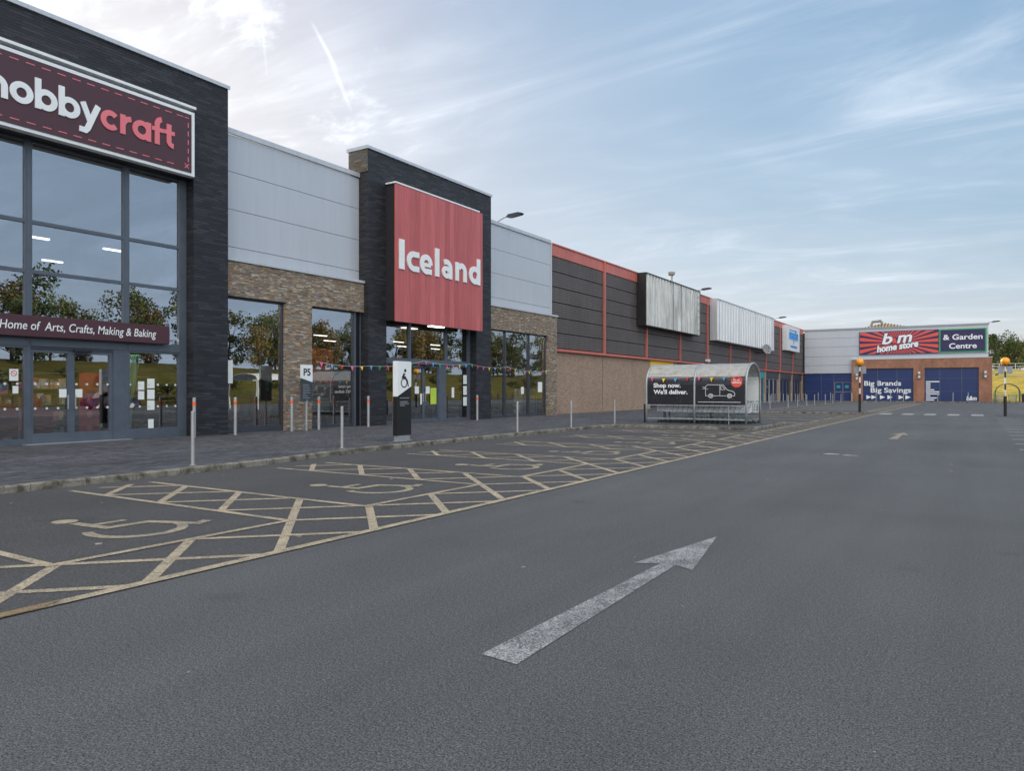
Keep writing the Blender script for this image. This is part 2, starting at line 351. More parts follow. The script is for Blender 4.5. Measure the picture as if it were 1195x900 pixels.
def mk_split(name, stops, roww, rowh, mort, rough, bs, spec=0.3, scale2=3.0):
    """split-face stone: thin courses, irregular lengths, every stone its own tone"""
    m = NB(name); v, sp = m.wallvec()
    warp = m.noise(v, 0.9, 2, 0.5); cm = m.n('ShaderNodeCombineXYZ'); 
    sv = m.n('ShaderNodeSeparateXYZ'); m.link(v, sv.inputs[0])
    row = m.math('FLOOR', m.math('DIVIDE', sv.outputs[1], rowh))
    wn = m.n('ShaderNodeTexWhiteNoise', noise_dimensions='1D'); m.link(row, wn.inputs['W'])
    wn3 = m.n('ShaderNodeTexWhiteNoise', noise_dimensions='1D'); m.link(m.math('ADD', row, 71.3), wn3.inputs['W'])
    wid = m.math('MULTIPLY', roww, m.math('ADD', 0.6, wn3.outputs['Value']))
    u = m.math('DIVIDE', m.math('ADD', m.math('ADD', sv.outputs[0], m.math('MULTIPLY', wn.outputs['Value'], 7.0)), m.math('MULTIPLY', m.noise(m.vscale(v, (1.3, 14, 1)), 1.0, 1), roww * 1.2)), wid)
    cell = m.math('FLOOR', u); fu = m.math('SUBTRACT', u, cell); fz = m.math('FRACT', m.math('DIVIDE', sv.outputs[1], rowh))
    m.link(cell, cm.inputs[0]); m.link(row, cm.inputs[1])
    wn2 = m.n('ShaderNodeTexWhiteNoise', noise_dimensions='2D'); m.link(cm.outputs[0], wn2.inputs['Vector'])
    f = m.noise(v, 22, 4, 0.7); g = m.noise(v, 90, 3, 0.7)
    eu = m.math('MULTIPLY', m.math('MINIMUM', fu, m.math('SUBTRACT', 1.0, fu)), wid); ez = m.math('MULTIPLY', m.math('MINIMUM', fz, m.math('SUBTRACT', 1.0, fz)), rowh)
    e = m.rng(m.math('MINIMUM', eu, ez), 0.0, mort, 0.0, 1.0)
    c = m.ramp(wn2.outputs['Value'], stops); c = m.mix(0.75, c, m.ramp(f, [(0.3, 0.55), (0.7, 1.45)]), 'MULTIPLY'); c = m.mix(0.5, c, m.ramp(g, [(0.3, 0.6), (0.7, 1.4)]), 'MULTIPLY')
    c = m.mix(m.math('SUBTRACT', 1.0, e), c, tuple(0.25 * x for x in stops[0][1]))
    h = m.math('ADD', m.math('MULTIPLY', e, 0.6), m.math('ADD', m.math('MULTIPLY', wn2.outputs['Value'], 0.9), m.math('MULTIPLY', f, 0.5)))
    m.bump(h, bs, 0.03); return m.out(c, rough, spec)
M['slate'] = mk_split('slate', [(0, (0.014, 0.015, 0.019)), (0.55, (0.021, 0.022, 0.028)), (0.85, (0.030, 0.032, 0.040)), (1, (0.038, 0.040, 0.050))], 0.42, 0.085, 0.006, 0.55, 0.8, 0.4)
M['ledgestone'] = mk_split('ledgestone', [(0, (0.16, 0.115, 0.075)), (0.2, (0.30, 0.22, 0.14)), (0.36, (0.22, 0.21, 0.20)), (0.52, (0.40, 0.33, 0.24)), (0.66, (0.30, 0.20, 0.13)), (0.8, (0.17, 0.16, 0.155)), (1, (0.52, 0.46, 0.36))], 0.2, 0.05, 0.005, 0.85, 0.9)
M['ledgestone_dark'] = mk_split('ledgestone_dark', [(0, (0.07, 0.055, 0.042)), (0.3, (0.13, 0.105, 0.08)), (0.6, (0.10, 0.098, 0.095)), (1, (0.19, 0.155, 0.115))], 0.3, 0.085, 0.005, 0.85, 0.9)
def mk_brick(name, c1, c2, mort, w=0.225, h=0.075, ms=0.008, stain=0.25):
    m = NB(name); v, sp = m.wallvec(); b = m.n('ShaderNodeTexBrick'); m.link(v, b.inputs['Vector']); b.inputs['Scale'].default_value = 1
    b.inputs['Brick Width'].default_value = w; b.inputs['Row Height'].default_value = h; b.inputs['Mortar Size'].default_value = ms; b.inputs['Bias'].default_value = 0
    b.inputs['Mortar Smooth'].default_value = 0.2
    b.inputs['Color1'].default_value = rgba(c1); b.inputs['Color2'].default_value = rgba(c2); b.inputs['Mortar'].default_value = rgba(mort)
    f = m.noise(v, 30, 4, 0.7); a = m.noise(m.vscale(v, (1, .35, 1)), 0.9, 5, 0.65)
    c = m.mix(0.7, b.outputs['Color'], m.ramp(f, [(0.3, 0.65), (0.7, 1.35)]), 'MULTIPLY'); c = m.mix(1, c, m.ramp(a, [(0.35, 1 - stain), (0.65, 1 + stain * .5)]), 'MULTIPLY')
    m.bump(m.math('ADD', m.math('MULTIPLY', b.outputs['Fac'], -1.0), m.math('MULTIPLY', f, 0.4)), 0.5, 0.01); return m.out(c, 0.85, 0.3)
M['buff_brick'] = mk_brick('buff_brick', (0.29, 0.195, 0.135), (0.39, 0.28, 0.20), (0.24, 0.21, 0.18), stain=.10)
M['orange_brick'] = mk_brick('orange_brick', (0.27, 0.115, 0.07), (0.37, 0.175, 0.11), (0.28, 0.2, 0.15))
def mk_panel(name, col, streak=0.15, rough=0.35, metal=0.25):
    m = NB(name); v, sp = m.wallvec(); a = m.noise(v, 0.45, 4, 0.5); s_ = m.noise(m.vscale(v, (5, .35, 1)), 1, 5, 0.65); f = m.noise(v, 6, 4, 0.7)
    c = m.mix(1, col, m.ramp(a, [(0.3, 1 - streak * .5), (0.7, 1 + streak * .35)]), 'MULTIPLY'); c = m.mix(1, c, m.ramp(s_, [(0.35, 1 - streak), (0.6, 1.0)]), 'MULTIPLY')
    c = m.mix(m.rng(f, 0.72, 0.8, 0, 0.3), c, (0.1, 0.1, 0.1)); m.bump(a, 0.15, 0.05)
    return m.out(c, rough, 0.5, metal)
M['grey_panel'] = mk_panel('grey_panel', (0.44, 0.475, 0.525), 0.05, 0.4, 0.1)
M['grey_metal'] = mk_panel('grey_metal', (0.30, 0.32, 0.35), 0.1, 0.4, 0.5)
M['pale_metal'] = mk_panel('pale_metal', (0.50, 0.53, 0.56), 0.1, 0.4, 0.3)
M['charcoal_clad'] = mk_panel('charcoal_clad', (0.092, 0.080, 0.078), 0.25, 0.6, 0.0)
M['corrugated'] = mk_panel('corrugated', (0.68, 0.71, 0.73), 0.12, 0.45, 0.2)
M['corrugated_worn'] = mk_panel('corrugated_worn', (0.66, 0.68, 0.66), 0.45, 0.6, 0.1)
M['red_trim'] = mk_panel('red_trim', (0.50, 0.135, 0.105), 0.2, 0.5, 0.0)
M['navy_panel'] = mk_panel('navy_panel', (0.010, 0.030, 0.13), 0.12, 0.35, 0.0)
def mk_wood_red():
    m = NB('red_boards'); v, sp = m.wallvec(); sv = m.n('ShaderNodeSeparateXYZ'); m.link(v, sv.inputs[0])
    bd = m.math('FLOOR', m.math('DIVIDE', sv.outputs[0], 0.36)); wn = m.n('ShaderNodeTexWhiteNoise', noise_dimensions='1D'); m.link(bd, wn.inputs['W'])
    fr = m.math('FRACT', m.math('DIVIDE', sv.outputs[0], 0.36)); e = m.math('MINIMUM', fr, m.math('SUBTRACT', 1.0, fr))
    g = m.noise(m.vscale(v, (16, .55, 1)), 1, 6, 0.7, 0.4)
    c = m.mix(wn.outputs['Value'], (0.39, 0.088, 0.088), (0.50, 0.125, 0.125)); c = m.mix(0.8, c, m.ramp(g, [(0.3, 0.66), (0.7, 1.3)]), 'MULTIPLY')
    c = m.mix(m.rng(e, 0.0, 0.03, 0.35, 0.0), c, (0.12, 0.02, 0.02)); return m.out(c, 0.45, 0.4)
M['red_boards'] = mk_wood_red()
M['maroon'] = plain('maroon', (0.062, 0.020, 0.028), 0.45, var=0.15, scale=1.0)
M['sign_white'] = plain('sign_white', (0.74, 0.78, 0.80), 0.4, var=0.05)
M['sign_pink'] = plain('sign_pink', (0.70, 0.17, 0.20), 0.4, var=0.05)
M['frame_dark'] = plain('frame_dark', (0.045, 0.052, 0.066), 0.45, 0.1, 0.15)
M['frame_grey'] = plain('frame_grey', (0.085, 0.105, 0.135), 0.4, 0.1, 0.12)
M['black'] = plain('black', (0.010, 0.010, 0.012), 0.45, var=0.2)
M['black_matt'] = plain('black_matt', (0.014, 0.014, 0.018), 0.8, var=0.2)
M['steel'] = plain('steel', (0.42, 0.43, 0.44), 0.38, 0.55, 0.12)
M['galv'] = plain('galv', (0.36, 0.38, 0.40), 0.45, 0.5, 0.15, scale=9)
M['orange_band'] = plain('orange_band', (0.75, 0.13, 0.03), 0.4, var=0.08)
M['amber'] = plain('amber', (0.85, 0.34, 0.015), 0.35, var=0.05)
M['white_paint'] = plain('white_paint', (0.62, 0.64, 0.66), 0.5, var=0.1)
M['yellow'] = plain('yellow', (0.80, 0.55, 0.01), 0.5, var=0.06)
M['teal'] = plain('teal', (0.02, 0.28, 0.32), 0.5, var=0.08)
M['green'] = plain('green', (0.02, 0.30, 0.09), 0.5, var=0.06)
M['navy'] = plain('navy', (0.022, 0.016, 0.085), 0.5, var=0.1)
M['burst_red'] = plain('burst_red', (0.66, 0.085, 0.055), 0.5, var=0.1)
M['blue'] = plain('blue', (0.02, 0.20, 0.55), 0.5, var=0.08)
M['sky_blue'] = plain('sky_blue', (0.08, 0.36, 0.68), 0.5, var=0.08)
M['pink'] = plain('pink', (0.75, 0.10, 0.25), 0.7, var=0.1)
M['flag_red'] = plain('flag_red', (0.65, 0.04, 0.05), 0.7, var=0.1)
M['paper'] = plain('paper', (0.72, 0.76, 0.74), 0.8, var=0.06)
M['lime'] = plain('lime', (0.45, 0.62, 0.06), 0.7, var=0.06)
M['red_poster'] = plain('red_poster', (0.50, 0.02, 0.035), 0.6, var=0.1)
M['drape'] = plain('drape', (0.25, 0.55, 0.42), 0.9, var=0.15)
M['interior'] = plain('interior', (0.10, 0.095, 0.09), 0.8, var=0.2)
M['interior_floor'] = plain('interior_floor', (0.16, 0.15, 0.14), 0.4, var=0.1)
M['interior_dark'] = plain('interior_dark', (0.022, 0.022, 0.026), 0.8, var=0.2)
M['rubber'] = plain('rubber', (0.02, 0.025, 0.03), 0.7)
M['trolley_base'] = plain('trolley_base', (0.16, 0.26, 0.29), 0.45)
M['roof_felt'] = plain('roof_felt', (0.16, 0.165, 0.17), 0.8, var=0.2)
M['tan_tile'] = plain('tan_tile', (0.42, 0.33, 0.17), 0.8, var=0.2)
M['orange_board'] = plain('orange_board', (0.75, 0.22, 0.08), 0.6)
def mk_glass(name, tint, ior, rough=0.0, base=0.0):
    m = NB(name); N = m.N; N.remove(m.b); tr = m.n('ShaderNodeBsdfTransparent'); tr.inputs[0].default_value = rgba(tint)
    gl = m.n('ShaderNodeBsdfGlossy'); gl.inputs['Roughness'].default_value = rough; gl.inputs['Color'].default_value = (0.93, 0.96, 1.0, 1)
    fr = m.n('ShaderNodeFresnel'); fr.inputs['IOR'].default_value = ior
    bp = m.n('ShaderNodeBump'); bp.inputs['Strength'].default_value = 0.06; bp.inputs['Distance'].default_value = 0.02
    m.link(m.noise(m.pos(), 0.8, 2, 0.5), bp.inputs['Height']); m.link(bp.outputs[0], gl.inputs['Normal'])
    mx = m.n('ShaderNodeMixShader'); m.link(m.math('ADD', fr.outputs[0], base), mx.inputs[0]); m.link(tr.outputs[0], mx.inputs[1]); m.link(gl.outputs[0], mx.inputs[2])
    m.link(mx.outputs[0], N['Material Output'].inputs['Surface']); return m.m
M['glass'] = mk_glass('glass', (0.50, 0.54, 0.55), 2.5, 0.0, 0.13)
M['glass_dark'] = mk_glass('glass_dark', (0.30, 0.33, 0.37), 2.4, 0.0, 0.10)
def mk_poly():
    m = NB('polycarbonate'); N = m.N; tr = m.n('ShaderNodeBsdfTransparent'); tr.inputs[0].default_value = (0.86, 0.85, 0.82, 1)
    f = m.noise(m.pos(), 4, 5, 0.7, 0.5); m.out(m.mix(m.rng(f, 0.4, 0.7), (0.55, 0.56, 0.54), (0.36, 0.34, 0.3)), 0.3)
    mx = m.n('ShaderNodeMixShader'); mx.inputs[0].default_value = 0.62; m.link(tr.outputs[0], mx.inputs[1]); m.link(m.b.outputs[0], mx.inputs[2])
    m.link(mx.outputs[0], N['Material Output'].inputs['Surface']); return m.m
M['poly'] = mk_poly()
def mk_emit(name, col, st):
    m = NB(name); m.b.inputs['Emission Color'].default_value = rgba(col); m.b.inputs['Emission Strength'].default_value = st; return m.out(col, 0.5)
M['fill_glow'] = mk_emit('fill_glow', (1.0, 0.93, 0.82), 16.0)  # glow of the added, unseen fill strips in the shops
M['tube_light'] = mk_emit('tube_light', (1.0, 0.97, 0.9), 2.2)
def mk_goods(name, cols, scale):
    m = NB(name); v = m.n('ShaderNodeTexVoronoi'); v.distance = 'CHEBYCHEV'; m.link(m.pos(), v.inputs['Vector']); v.inputs['Scale'].default_value = scale
    sp = m.n('ShaderNodeSeparateColor'); m.link(v.outputs['Color'], sp.inputs[0]); n = len(cols)
    c = m.ramp(sp.outputs[0], [(i / n, c) for i, c in enumerate(cols)]); m.N[-1].color_ramp.interpolation = 'CONSTANT' if False else 'LINEAR'
    return m.out(c, 0.6)
M['goods'] = mk_goods('goods', [(0.5, 0.05, 0.05), (0.6, 0.5, 0.35), (0.08, 0.15, 0.35), (0.7, 0.7, 0.68), (0.55, 0.3, 0.08), (0.1, 0.3, 0.12), (0.45, 0.1, 0.3)], 5)
M['goods_dark'] = mk_goods('goods_dark', [(0.2, 0.03, 0.03), (0.25, 0.2, 0.15), (0.03, 0.05, 0.12), (0.3, 0.3, 0.3), (0.2, 0.12, 0.04)], 4)
def mk_grass():
    m = NB('meadow'); p = m.pos(); a = m.noise(p, 0.35, 6, 0.7, 0.5); f = m.noise(p, 9, 4, 0.75)
    sp = m.n('ShaderNodeSeparateXYZ'); m.link(p, sp.inputs[0])
    c = m.ramp(a, [(0.35, (0.42, 0.29, 0.085)), (0.52, (0.34, 0.27, 0.05)), (0.70, (0.15, 0.18, 0.03))]); c = m.mix(0.8, c, m.ramp(f, [(0.3, 0.5), (0.7, 1.5)]), 'MULTIPLY')
    c = m.mix(m.rng(sp.outputs[0], 24, 34, 0.0, 0.85), c, (0.060, 0.062, 0.020))
    c = m.mix(0.5, c, m.ramp(m.noise(m.vscale(p, (.4, .4, 7)), 1.0, 3), [(0.35, 0.55), (0.6, 1.2)]), 'MULTIPLY')
    m.bump(f, 0.8, 0.1); return m.out(c, 0.95, 0.1)
M['meadow'] = mk_grass()
def mk_leaf(name, c1, c2):
    m = NB(name); oi = m.n('ShaderNodeObjectInfo'); a = m.noise(m.obj(), 0.9, 3, 0.6); f = m.noise(m.obj(), 9, 2)
    c = m.mix(m.rng(a, 0.35, 0.65), c1, c2); c = m.mix(0.6, c, m.ramp(f, [(0.3, 0.6), (0.7, 1.4)]), 'MULTIPLY')
    k = m.rng(oi.outputs['Random'], 0, 1, 0.75, 1.25); cc = m.n('ShaderNodeVectorMath', operation='SCALE'); m.link(c, cc.inputs[0]); m.link(k, cc.inputs['Scale'])
    m.link(cc.outputs[0], m.b.inputs['Base Color']); return m.out(None, 0.7, 0.2)
M['leaf'] = mk_leaf('leaf', (0.075, 0.105, 0.026), (0.15, 0.16, 0.045))
M['leaf_dark'] = mk_leaf('leaf_dark', (0.035, 0.060, 0.018), (0.075, 0.10, 0.03))
M['leaf_gold'] = mk_leaf('leaf_gold', (0.17, 0.14, 0.05), (0.26, 0.18, 0.055))
M['bark'] = mk_conc('bark', (0.09, 0.07, 0.05), 0.5)
FLAGS = [M['pink'], M['yellow'], M['sky_blue'], M['green'], M['flag_red']]

# ============================================================ THE GROUND
def lerp(a, b, t): return a + (b - a) * t
def sstep(t): t = max(0, min(1, t)); return t * t * (3 - 2 * t)
def terrain_h(x, y):
    h = 4.9 * max(sstep((x - 33) / 11), sstep((y - 121) / 27) if x > -70 else 0)
    if h > 0.05: h += 0.22 * math.sin(x * .31 + y * .13) * sstep(h / 2) + 0.12 * math.sin(x * .9 - y * .7) * sstep(h / 2)
    d = math.hypot(x, y); h += 14 * sstep((d - 350) / 900)
    return h - 0.06
def build_terrain():
    xs = [-2500, -1200, -600, -300, -150, -70] + [-60 + 4 * i for i in range(22)] + [29 + 1.5 * i for i in range(14)] + [55, 65, 80, 110, 160, 250, 400, 700, 1300, 2500]
    ys = [-2500, -1200, -600, -300, -150, -80] + [-70 + 6 * i for i in range(31)] + [117 + 1.5 * i for i in range(26)] + [160, 170, 185, 210, 260, 350, 600, 1200, 2500]
    mb = MB(); mb.v = [(x, y, terrain_h(x, y)) for y in ys for x in xs]; n = len(xs)
    for j in range(len(ys) - 1):
        for i in range(n - 1): mb.f.append((j*n+i, j*n+i+1, (j+1)*n+i+1, (j+1)*n+i)); mb.m.append(0)
    kind(mb.build('terrain', M['meadow'], smooth=True), 'structure')
build_terrain()
def sheet(name, poly, z, mat, knd='structure'):
    mb = MB(); mb.face([(p[0], p[1], z) for p in poly]); return kind(mb.build(name, mat), knd)
sheet('car_park_road', [(-60, -60), (32, -60), (32, 120.5), (-60, 120.5)], 0.0, M['asphalt'])
# older, darker surfacing under the disabled bays
mb = MB(); mb.face([(x, y, 0.004) for x, y in ((-13.9, -20), (-5.86, -20), (-5.86, 53.9), (-13.9, 53.9))])
kind(mb.build('parking_bay_surface', M['asphalt_bay']), 'structure')

KERB = [(-12.72, -30), (-12.70, 5), (-12.74, 8.5), (-12.86, 10.6), (-13.2, 12.4), (-13.45, 14.5), (-13.55, 18), (-13.6, 24), (-13.55, 28.6), (-13.35, 29.5), (-13.0, 29.8),
        (-8.2, 29.85), (-7.7, 30.05), (-7.5, 30.6), (-7.5, 35.8), (-7.9, 36.3), (-13.2, 36.5), (-13.6, 37.1), (-13.7, 53.2), (-13.2, 53.9), (-7.1, 54.0), (-6.5, 54.6), (-6.5, 58.2), (-7.1, 58.8), (-13.3, 58.9),
        (-13.9, 59.6), (-14.0, 108), (-13.5, 111.4), (-12.5, 112), (9, 112), (30, 112)]
KZ = 0.12
def offs(poly, d):
    out = []; n = len(poly)
    for k in range(n):
        a = Vector(poly[max(k-1, 0)]); b = Vector(poly[min(k+1, n-1)]); p = Vector(poly[k])
        d1 = (p - a).normalized() if k else (b - p).normalized(); d2 = (b - p).normalized() if k < n - 1 else d1
        n1 = Vector((-d1.y, d1.x)); n2 = Vector((-d2.y, d2.x)); m = (n1 + n2).normalized(); q = p + m * (d / max(0.5, m.dot(n1))); out.append((q.x, q.y))
    return out
def build_pavement():
    inner = offs(KERB, 0.15)
    poly = inner + [(30, 117.3), (-21, 117.3), (-34, 117.3), (-34, -30)]
    mb = MB(); mb.face([(p[0], p[1], KZ - 0.004) for p in poly]); kind(mb.build('pavement', M['paver']), 'structure')
    kb = MB(); gap = 0.006
    for k in range(len(KERB) - 1):
        a, b = Vector(KERB[k]), Vector(KERB[k+1]); ai, bi = Vector(inner[k]), Vector(inner[k+1]); L = (b - a).length; n = max(1, round(L / 0.92))
        for j in range(n):
            t0 = j / n + (gap / L if L > .5 else 0); t1 = (j + 1) / n - (gap / L if L > .5 else 0)
            q = [a.lerp(b, t0), a.lerp(b, t1), ai.lerp(bi, t1), ai.lerp(bi, t0)]; dz = random.uniform(-.005, .005)
            c = [a.lerp(ai, .16).lerp(b.lerp(bi, .16), t) for t in (t0, t1)]
            i = len(kb.v)
            kb.v += [(q[0].x, q[0].y, -.05), (q[1].x, q[1].y, -.05), (q[1].x, q[1].y, KZ - .02 + dz), (q[0].x, q[0].y, KZ - .02 + dz),
                     (c[0].x, c[0].y, KZ + .002 + dz), (c[1].x, c[1].y, KZ + .002 + dz), (q[2].x, q[2].y, KZ + .002 + dz), (q[3].x, q[3].y, KZ + .002 + dz), (q[2].x, q[2].y, -.05), (q[3].x, q[3].y, -.05)]
            for f in ((0,1,2,3), (3,2,5,4), (4,5,6,7), (7,6,8,9), (0,3,4,7,9), (1,8,6,5,2)): kb.f.append(tuple(i + z for z in f)); kb.m.append(0)
    kind(kb.build('kerb', M['kerb']), 'structure')
build_pavement()

# ---- painted markings (sheets a few mm above each other)
def clip(poly, x0, x1, y0, y1):
    def cut(P, ax, v, s):
        out = []
        for i in range(len(P)):
            a, b = P[i - 1], P[i]; da, db = (a[ax] - v) * s, (b[ax] - v) * s
            if (da >= 0) != (db >= 0):
                t = da / (da - db); out.append((lerp(a[0], b[0], t), lerp(a[1], b[1], t)))
            if db >= 0: out.append(b)
        return out
    for ax, v, s in ((0, x0, 1), (0, x1, -1), (1, y0, 1), (1, y1, -1)):
        poly = cut(poly, ax, v, s)
        if len(poly) < 3: return None
    return poly
def hatch(mb, rects, pitch, w, z, a0, b0):
    for fam, c0, zz in (('A', a0, z), ('B', b0, z + 0.0015)):
        for k in range(-60, 110):
            c = c0 + pitch * k; h = w / 2 * math.sqrt(2)
            for (x0, x1, y0, y1) in rects:
                if fam == 'A': P = [(x0 - 1, c - x0 + 1 - h), (x0 - 1, c - x0 + 1 + h), (x1 + 1, c - x1 - 1 + h), (x1 + 1, c - x1 - 1 - h)]
                else: P = [(x0 - 1, c + x0 - 1 - h), (x0 - 1, c + x0 - 1 + h), (x1 + 1, c + x1 + 1 + h), (x1 + 1, c + x1 + 1 - h)]
                q = clip(P, x0, x1, y0, y1)
                if q: mb.face([(p[0], p[1], zz) for p in q])
def rect(mb, x0, x1, y0, y1, z): mb.face([(x0, y0, z), (x1, y0, z), (x1, y1, z), (x0, y1, z)])
STR = [2.13 + 4.075 * k for k in range(-3, 7)]
def bay_markings():
    mb = MB(); Z = 0.008; w = 0.1; EX0, EX1 = -7.12, -5.83
    rects = [(EX0, EX1, -14, 53.8)] + [(-12.15, EX0, y, y + 1.33) for y in STR]
    far = [37.9 + 4.075 * k for k in range(4)]
    rects += [(-12.4, EX0, y, y + 1.33) for y in far]
    hatch(mb, rects, 1.365, 0.105, Z, -0.88, 12.0)
    rect(mb, EX1 - .06, EX1 + .06, -14, 104, Z + .004)
    for y in STR + far:
        xl = -12.15 if y < 36 else -12.4
        for yy in (y, y + 1.33): rect(mb, xl, EX0 + .05, yy - w / 2, yy + w / 2, Z + .003)
    allS = sorted(STR + far)
    for a, b in zip(allS[:-1], allS[1:]):
        rect(mb, EX0 - w / 2, EX0 + w / 2, a + 1.33 - w/2, b + w/2, Z + .0045)
    for k in range(11):
        y = 61 + 4.075 * k
        for yy in (y, y + 1.33): rect(mb, -12.6, EX0, yy - w / 2, yy + w / 2, Z + .003)
    rect(mb, EX0 - w/2, EX0 + w/2, 61, 103, Z + .0045)
    hatch(mb, [(EX0, EX1 - .06, 59.5, 103)], 1.365, 0.105, Z, -0.88, 12.0)
    kind(mb.build('bay_line_markings', M['line_cream']), 'structure')
    # fresher orange-yellow repaint at the near corner
    mb = MB(); mb.face([(-5.89, 1.0, Z + .008), (-5.77, 1.0, Z + .008), (-5.775, 2.75, Z + .008), (-5.885, 2.95, Z + .008)])
    kind(mb.build('repainted_line_marking', M['line_yellow']), 'structure')
bay_markings()
def wheelchair_2d(mb, z0, z1, w):
    """upright wheelchair figure, about 1 wide and 1.5 high, feet towards +x"""
    disc(mb, -.20, 1.42, .125, z0, z1, 20)
    stroke(mb, [(-.20, 1.24), (-.15, .72), (.28, .72), (.50, .22), (.66, .28)], w, z0, z1)
    stroke(mb, [(-.17, 1.0), (.20, 1.0)], w * .85, z0, z1 - .0007)
    stroke(mb, arc(-.02, .45, .42, .42, 150, 352, 20), w * .95, z0, z1 - .0014)
def bay_symbols():
    c = 0
    ys = [(a + 1.33 + b) / 2 for a, b in zip(STR[:-1], STR[1:])]
    for i, y in enumerate(ys):
        if y > 28.5: continue
        mb = MB(); wheelchair_2d(mb, 0, .003, .11)
        # drivers read it nose-in: up = -x, right = +y ; stretched across the bay
        mb.v = [(-7.65 - v[1] * 1.2 + .0, y + v[0] * 1.15 + .1, 0.009 + v[2]) for v in mb.v]
        kind(mb.build('wheelchair_bay_symbol', M['line_faint']), 'structure')
bay_symbols()
def road_arrow(dx, dy, z, mat):
    P = [(-2.54, 3.69), (-2.27, 3.66), (-2.335, 6.52), (-2.14, 6.41), (-2.41, 8.03), (-2.69, 6.38), (-2.475, 6.52)]
    mb = MB(); mb.face([(x + dx, y + dy, z) for x, y in P]); kind(mb.build('road_arrow', mat), 'structure')
road_arrow(0, 0, .005, M['line_white']); road_arrow(0.05, 23.5, .005, M['line_faint'])
def road_marks():
    mb = MB()
    for x in (-5.3, -3.98, -2.66, -1.34, -0.02): rect(mb, x - .33, x + .33, 54.9, 57.7, .005)
    kind(mb.build('zebra_crossing_markings', M['line_white_far']), 'structure')
    mb = MB()
    for k in range(-2, 11): rect(mb, .95, 5.8, 24.2 + 2.5 * k - .05, 24.2 + 2.5 * k + .05, .005)
    for k in range(-2, 11): rect(mb, 5.9, 10.7, 24.2 + 2.5 * k - .05, 24.2 + 2.5 * k + .05, .005)
    rect(mb, 5.8, 5.9, 19, 49.3, .005)
    kind(mb.build('opposite_bay_markings', M['line_white_fresh']), 'structure')
    mb = MB()
    for (x0, x1, y0, y1) in ((-3.3, -2.9, 19.9, 20.05), (-2.85, -2.45, 19.75, 19.85)): mb.face([(x0, y0, .005), (x1, y0 + .05, .005), (x1 - .06, y1, .005), (x0 + .1, y1 + .06, .005)])
    kind(mb.build('worn_paint_scar', M['line_white_fresh']), 'structure')
road_marks()
def bits():
    rr = random.Random(3); mb = MB()
    for k in range(90):
        x = rr.uniform(-12, 3); y = rr.uniform(2.2, 34); r = rr.uniform(.006, .016) if k % 4 else rr.uniform(.02, .05); n = 6; a0 = rr.uniform(0, 6)
        mb.prism([(x + r * rr.uniform(.6, 1.2) * math.cos(a0 + 2*math.pi*j/n), y + r * rr.uniform(.6, 1.2) * math.sin(a0 + 2*math.pi*j/n)) for j in range(n)], 'z', .005, .009)
    o = mb.build('gum_and_grit', M['concrete']); tag(o, 'pale specks of gum and grit scattered on the tarmac', 'grit'); kind(o, 'stuff')
bits()

# ============================================================ BUILDINGS
XF, XS, XP, XG = -21.5, -21.75, -22.04, -21.95
def pane(parent, y0, y1, z0, z1, x=XG, mat='glass', name='pane'):
    mb = MB(); mb.face([(x, y0, z0), (x, y1, z0), (x, y1, z1), (x, y0, z1)]); return mb.build(name, M[mat], parent, fix=False)
def window(parent, y0, y1, z0, z1, x=XG, fr=0.06, mat='frame_grey', glass='glass', name='window', bottom=None, depth=.12):
    b = fr if bottom is None else bottom
    mb = MB(); mb.box((x - depth/2, y0, z0), (x + depth/2, y0 + fr, z1)); mb.box((x - depth/2, y1 - fr, z0), (x + depth/2, y1, z1))
    mb.box((x - depth/2 + .002, y0 + fr, z0), (x + depth/2 - .002, y1 - fr, z0 + b)); mb.box((x - depth/2 + .002, y0 + fr, z1 - fr), (x + depth/2 - .002, y1 - fr, z1))
    w = mb.build(name, M[mat], parent); pane(w, y0 + fr, y1 - fr, z0 + b, z1 - fr, x, glass); return w
def coping(parent, y0, y1, x0, x1, z0, z1, mat='pale_metal', name='coping'):
    mb = MB(); n = max(1, round((y1 - y0) / 3.0))
    for k in range(n):
        a = lerp(y0, y1, k / n); b = lerp(y0, y1, (k + 1) / n) - .006
        mb.prism([(x0, z0), (x1, z0), (x1, z1 - .02), (x1 - .05, z1), (x0, z1)], 'y', a, b)
    return mb.build(name, M[mat], parent)
def door(parent, y0, y1, z0, z1, x, handle_y, fr=.09, bot=.28):
    d = window(parent, y0, y1, z0, z1, x, fr, 'frame_grey', 'glass', 'sliding_door', bot)
    mb = MB(); mb.bar((x + .09, handle_y, z0 + .95), (x + .09, handle_y, z0 + 1.35), .03); mb.box((x + .06, handle_y - .012, z0 + .98), (x + .09, handle_y + .012, z0 + 1.01)); mb.box((x + .06, handle_y - .012, z0 + 1.3), (x + .09, handle_y + .012, z0 + 1.33))
    mb.build('handle', M['steel'], d); return d
def room(parent, y0, y1, z1, depth=9, name='interior_wall'):
    xb = -22.3 - depth; mb = MB()
    mb.face([(xb, y0, KZ), (xb, y1, KZ), (xb, y1, z1), (xb, y0, z1)]); mb.face([(xb, y0 , KZ), (-22.15, y0, KZ), (-22.15, y0, z1), (xb, y0, z1)])
    mb.face([(xb, y1, KZ), (-22.15, y1, KZ), (-22.15, y1, z1), (xb, y1, z1)]); mb.face([(xb, y0, z1), (-22.1, y0, z1), (-22.1, y1, z1), (xb, y1, z1)])
    mb.build(name, M['interior'], parent)
    mb = MB(); mb.face([(xb, y0, KZ + .004), (-22.02, y0, KZ + .004), (-22.02, y1, KZ + .004), (xb, y1, KZ + .004)]); mb.build('interior_floor', M['interior_floor'], parent)

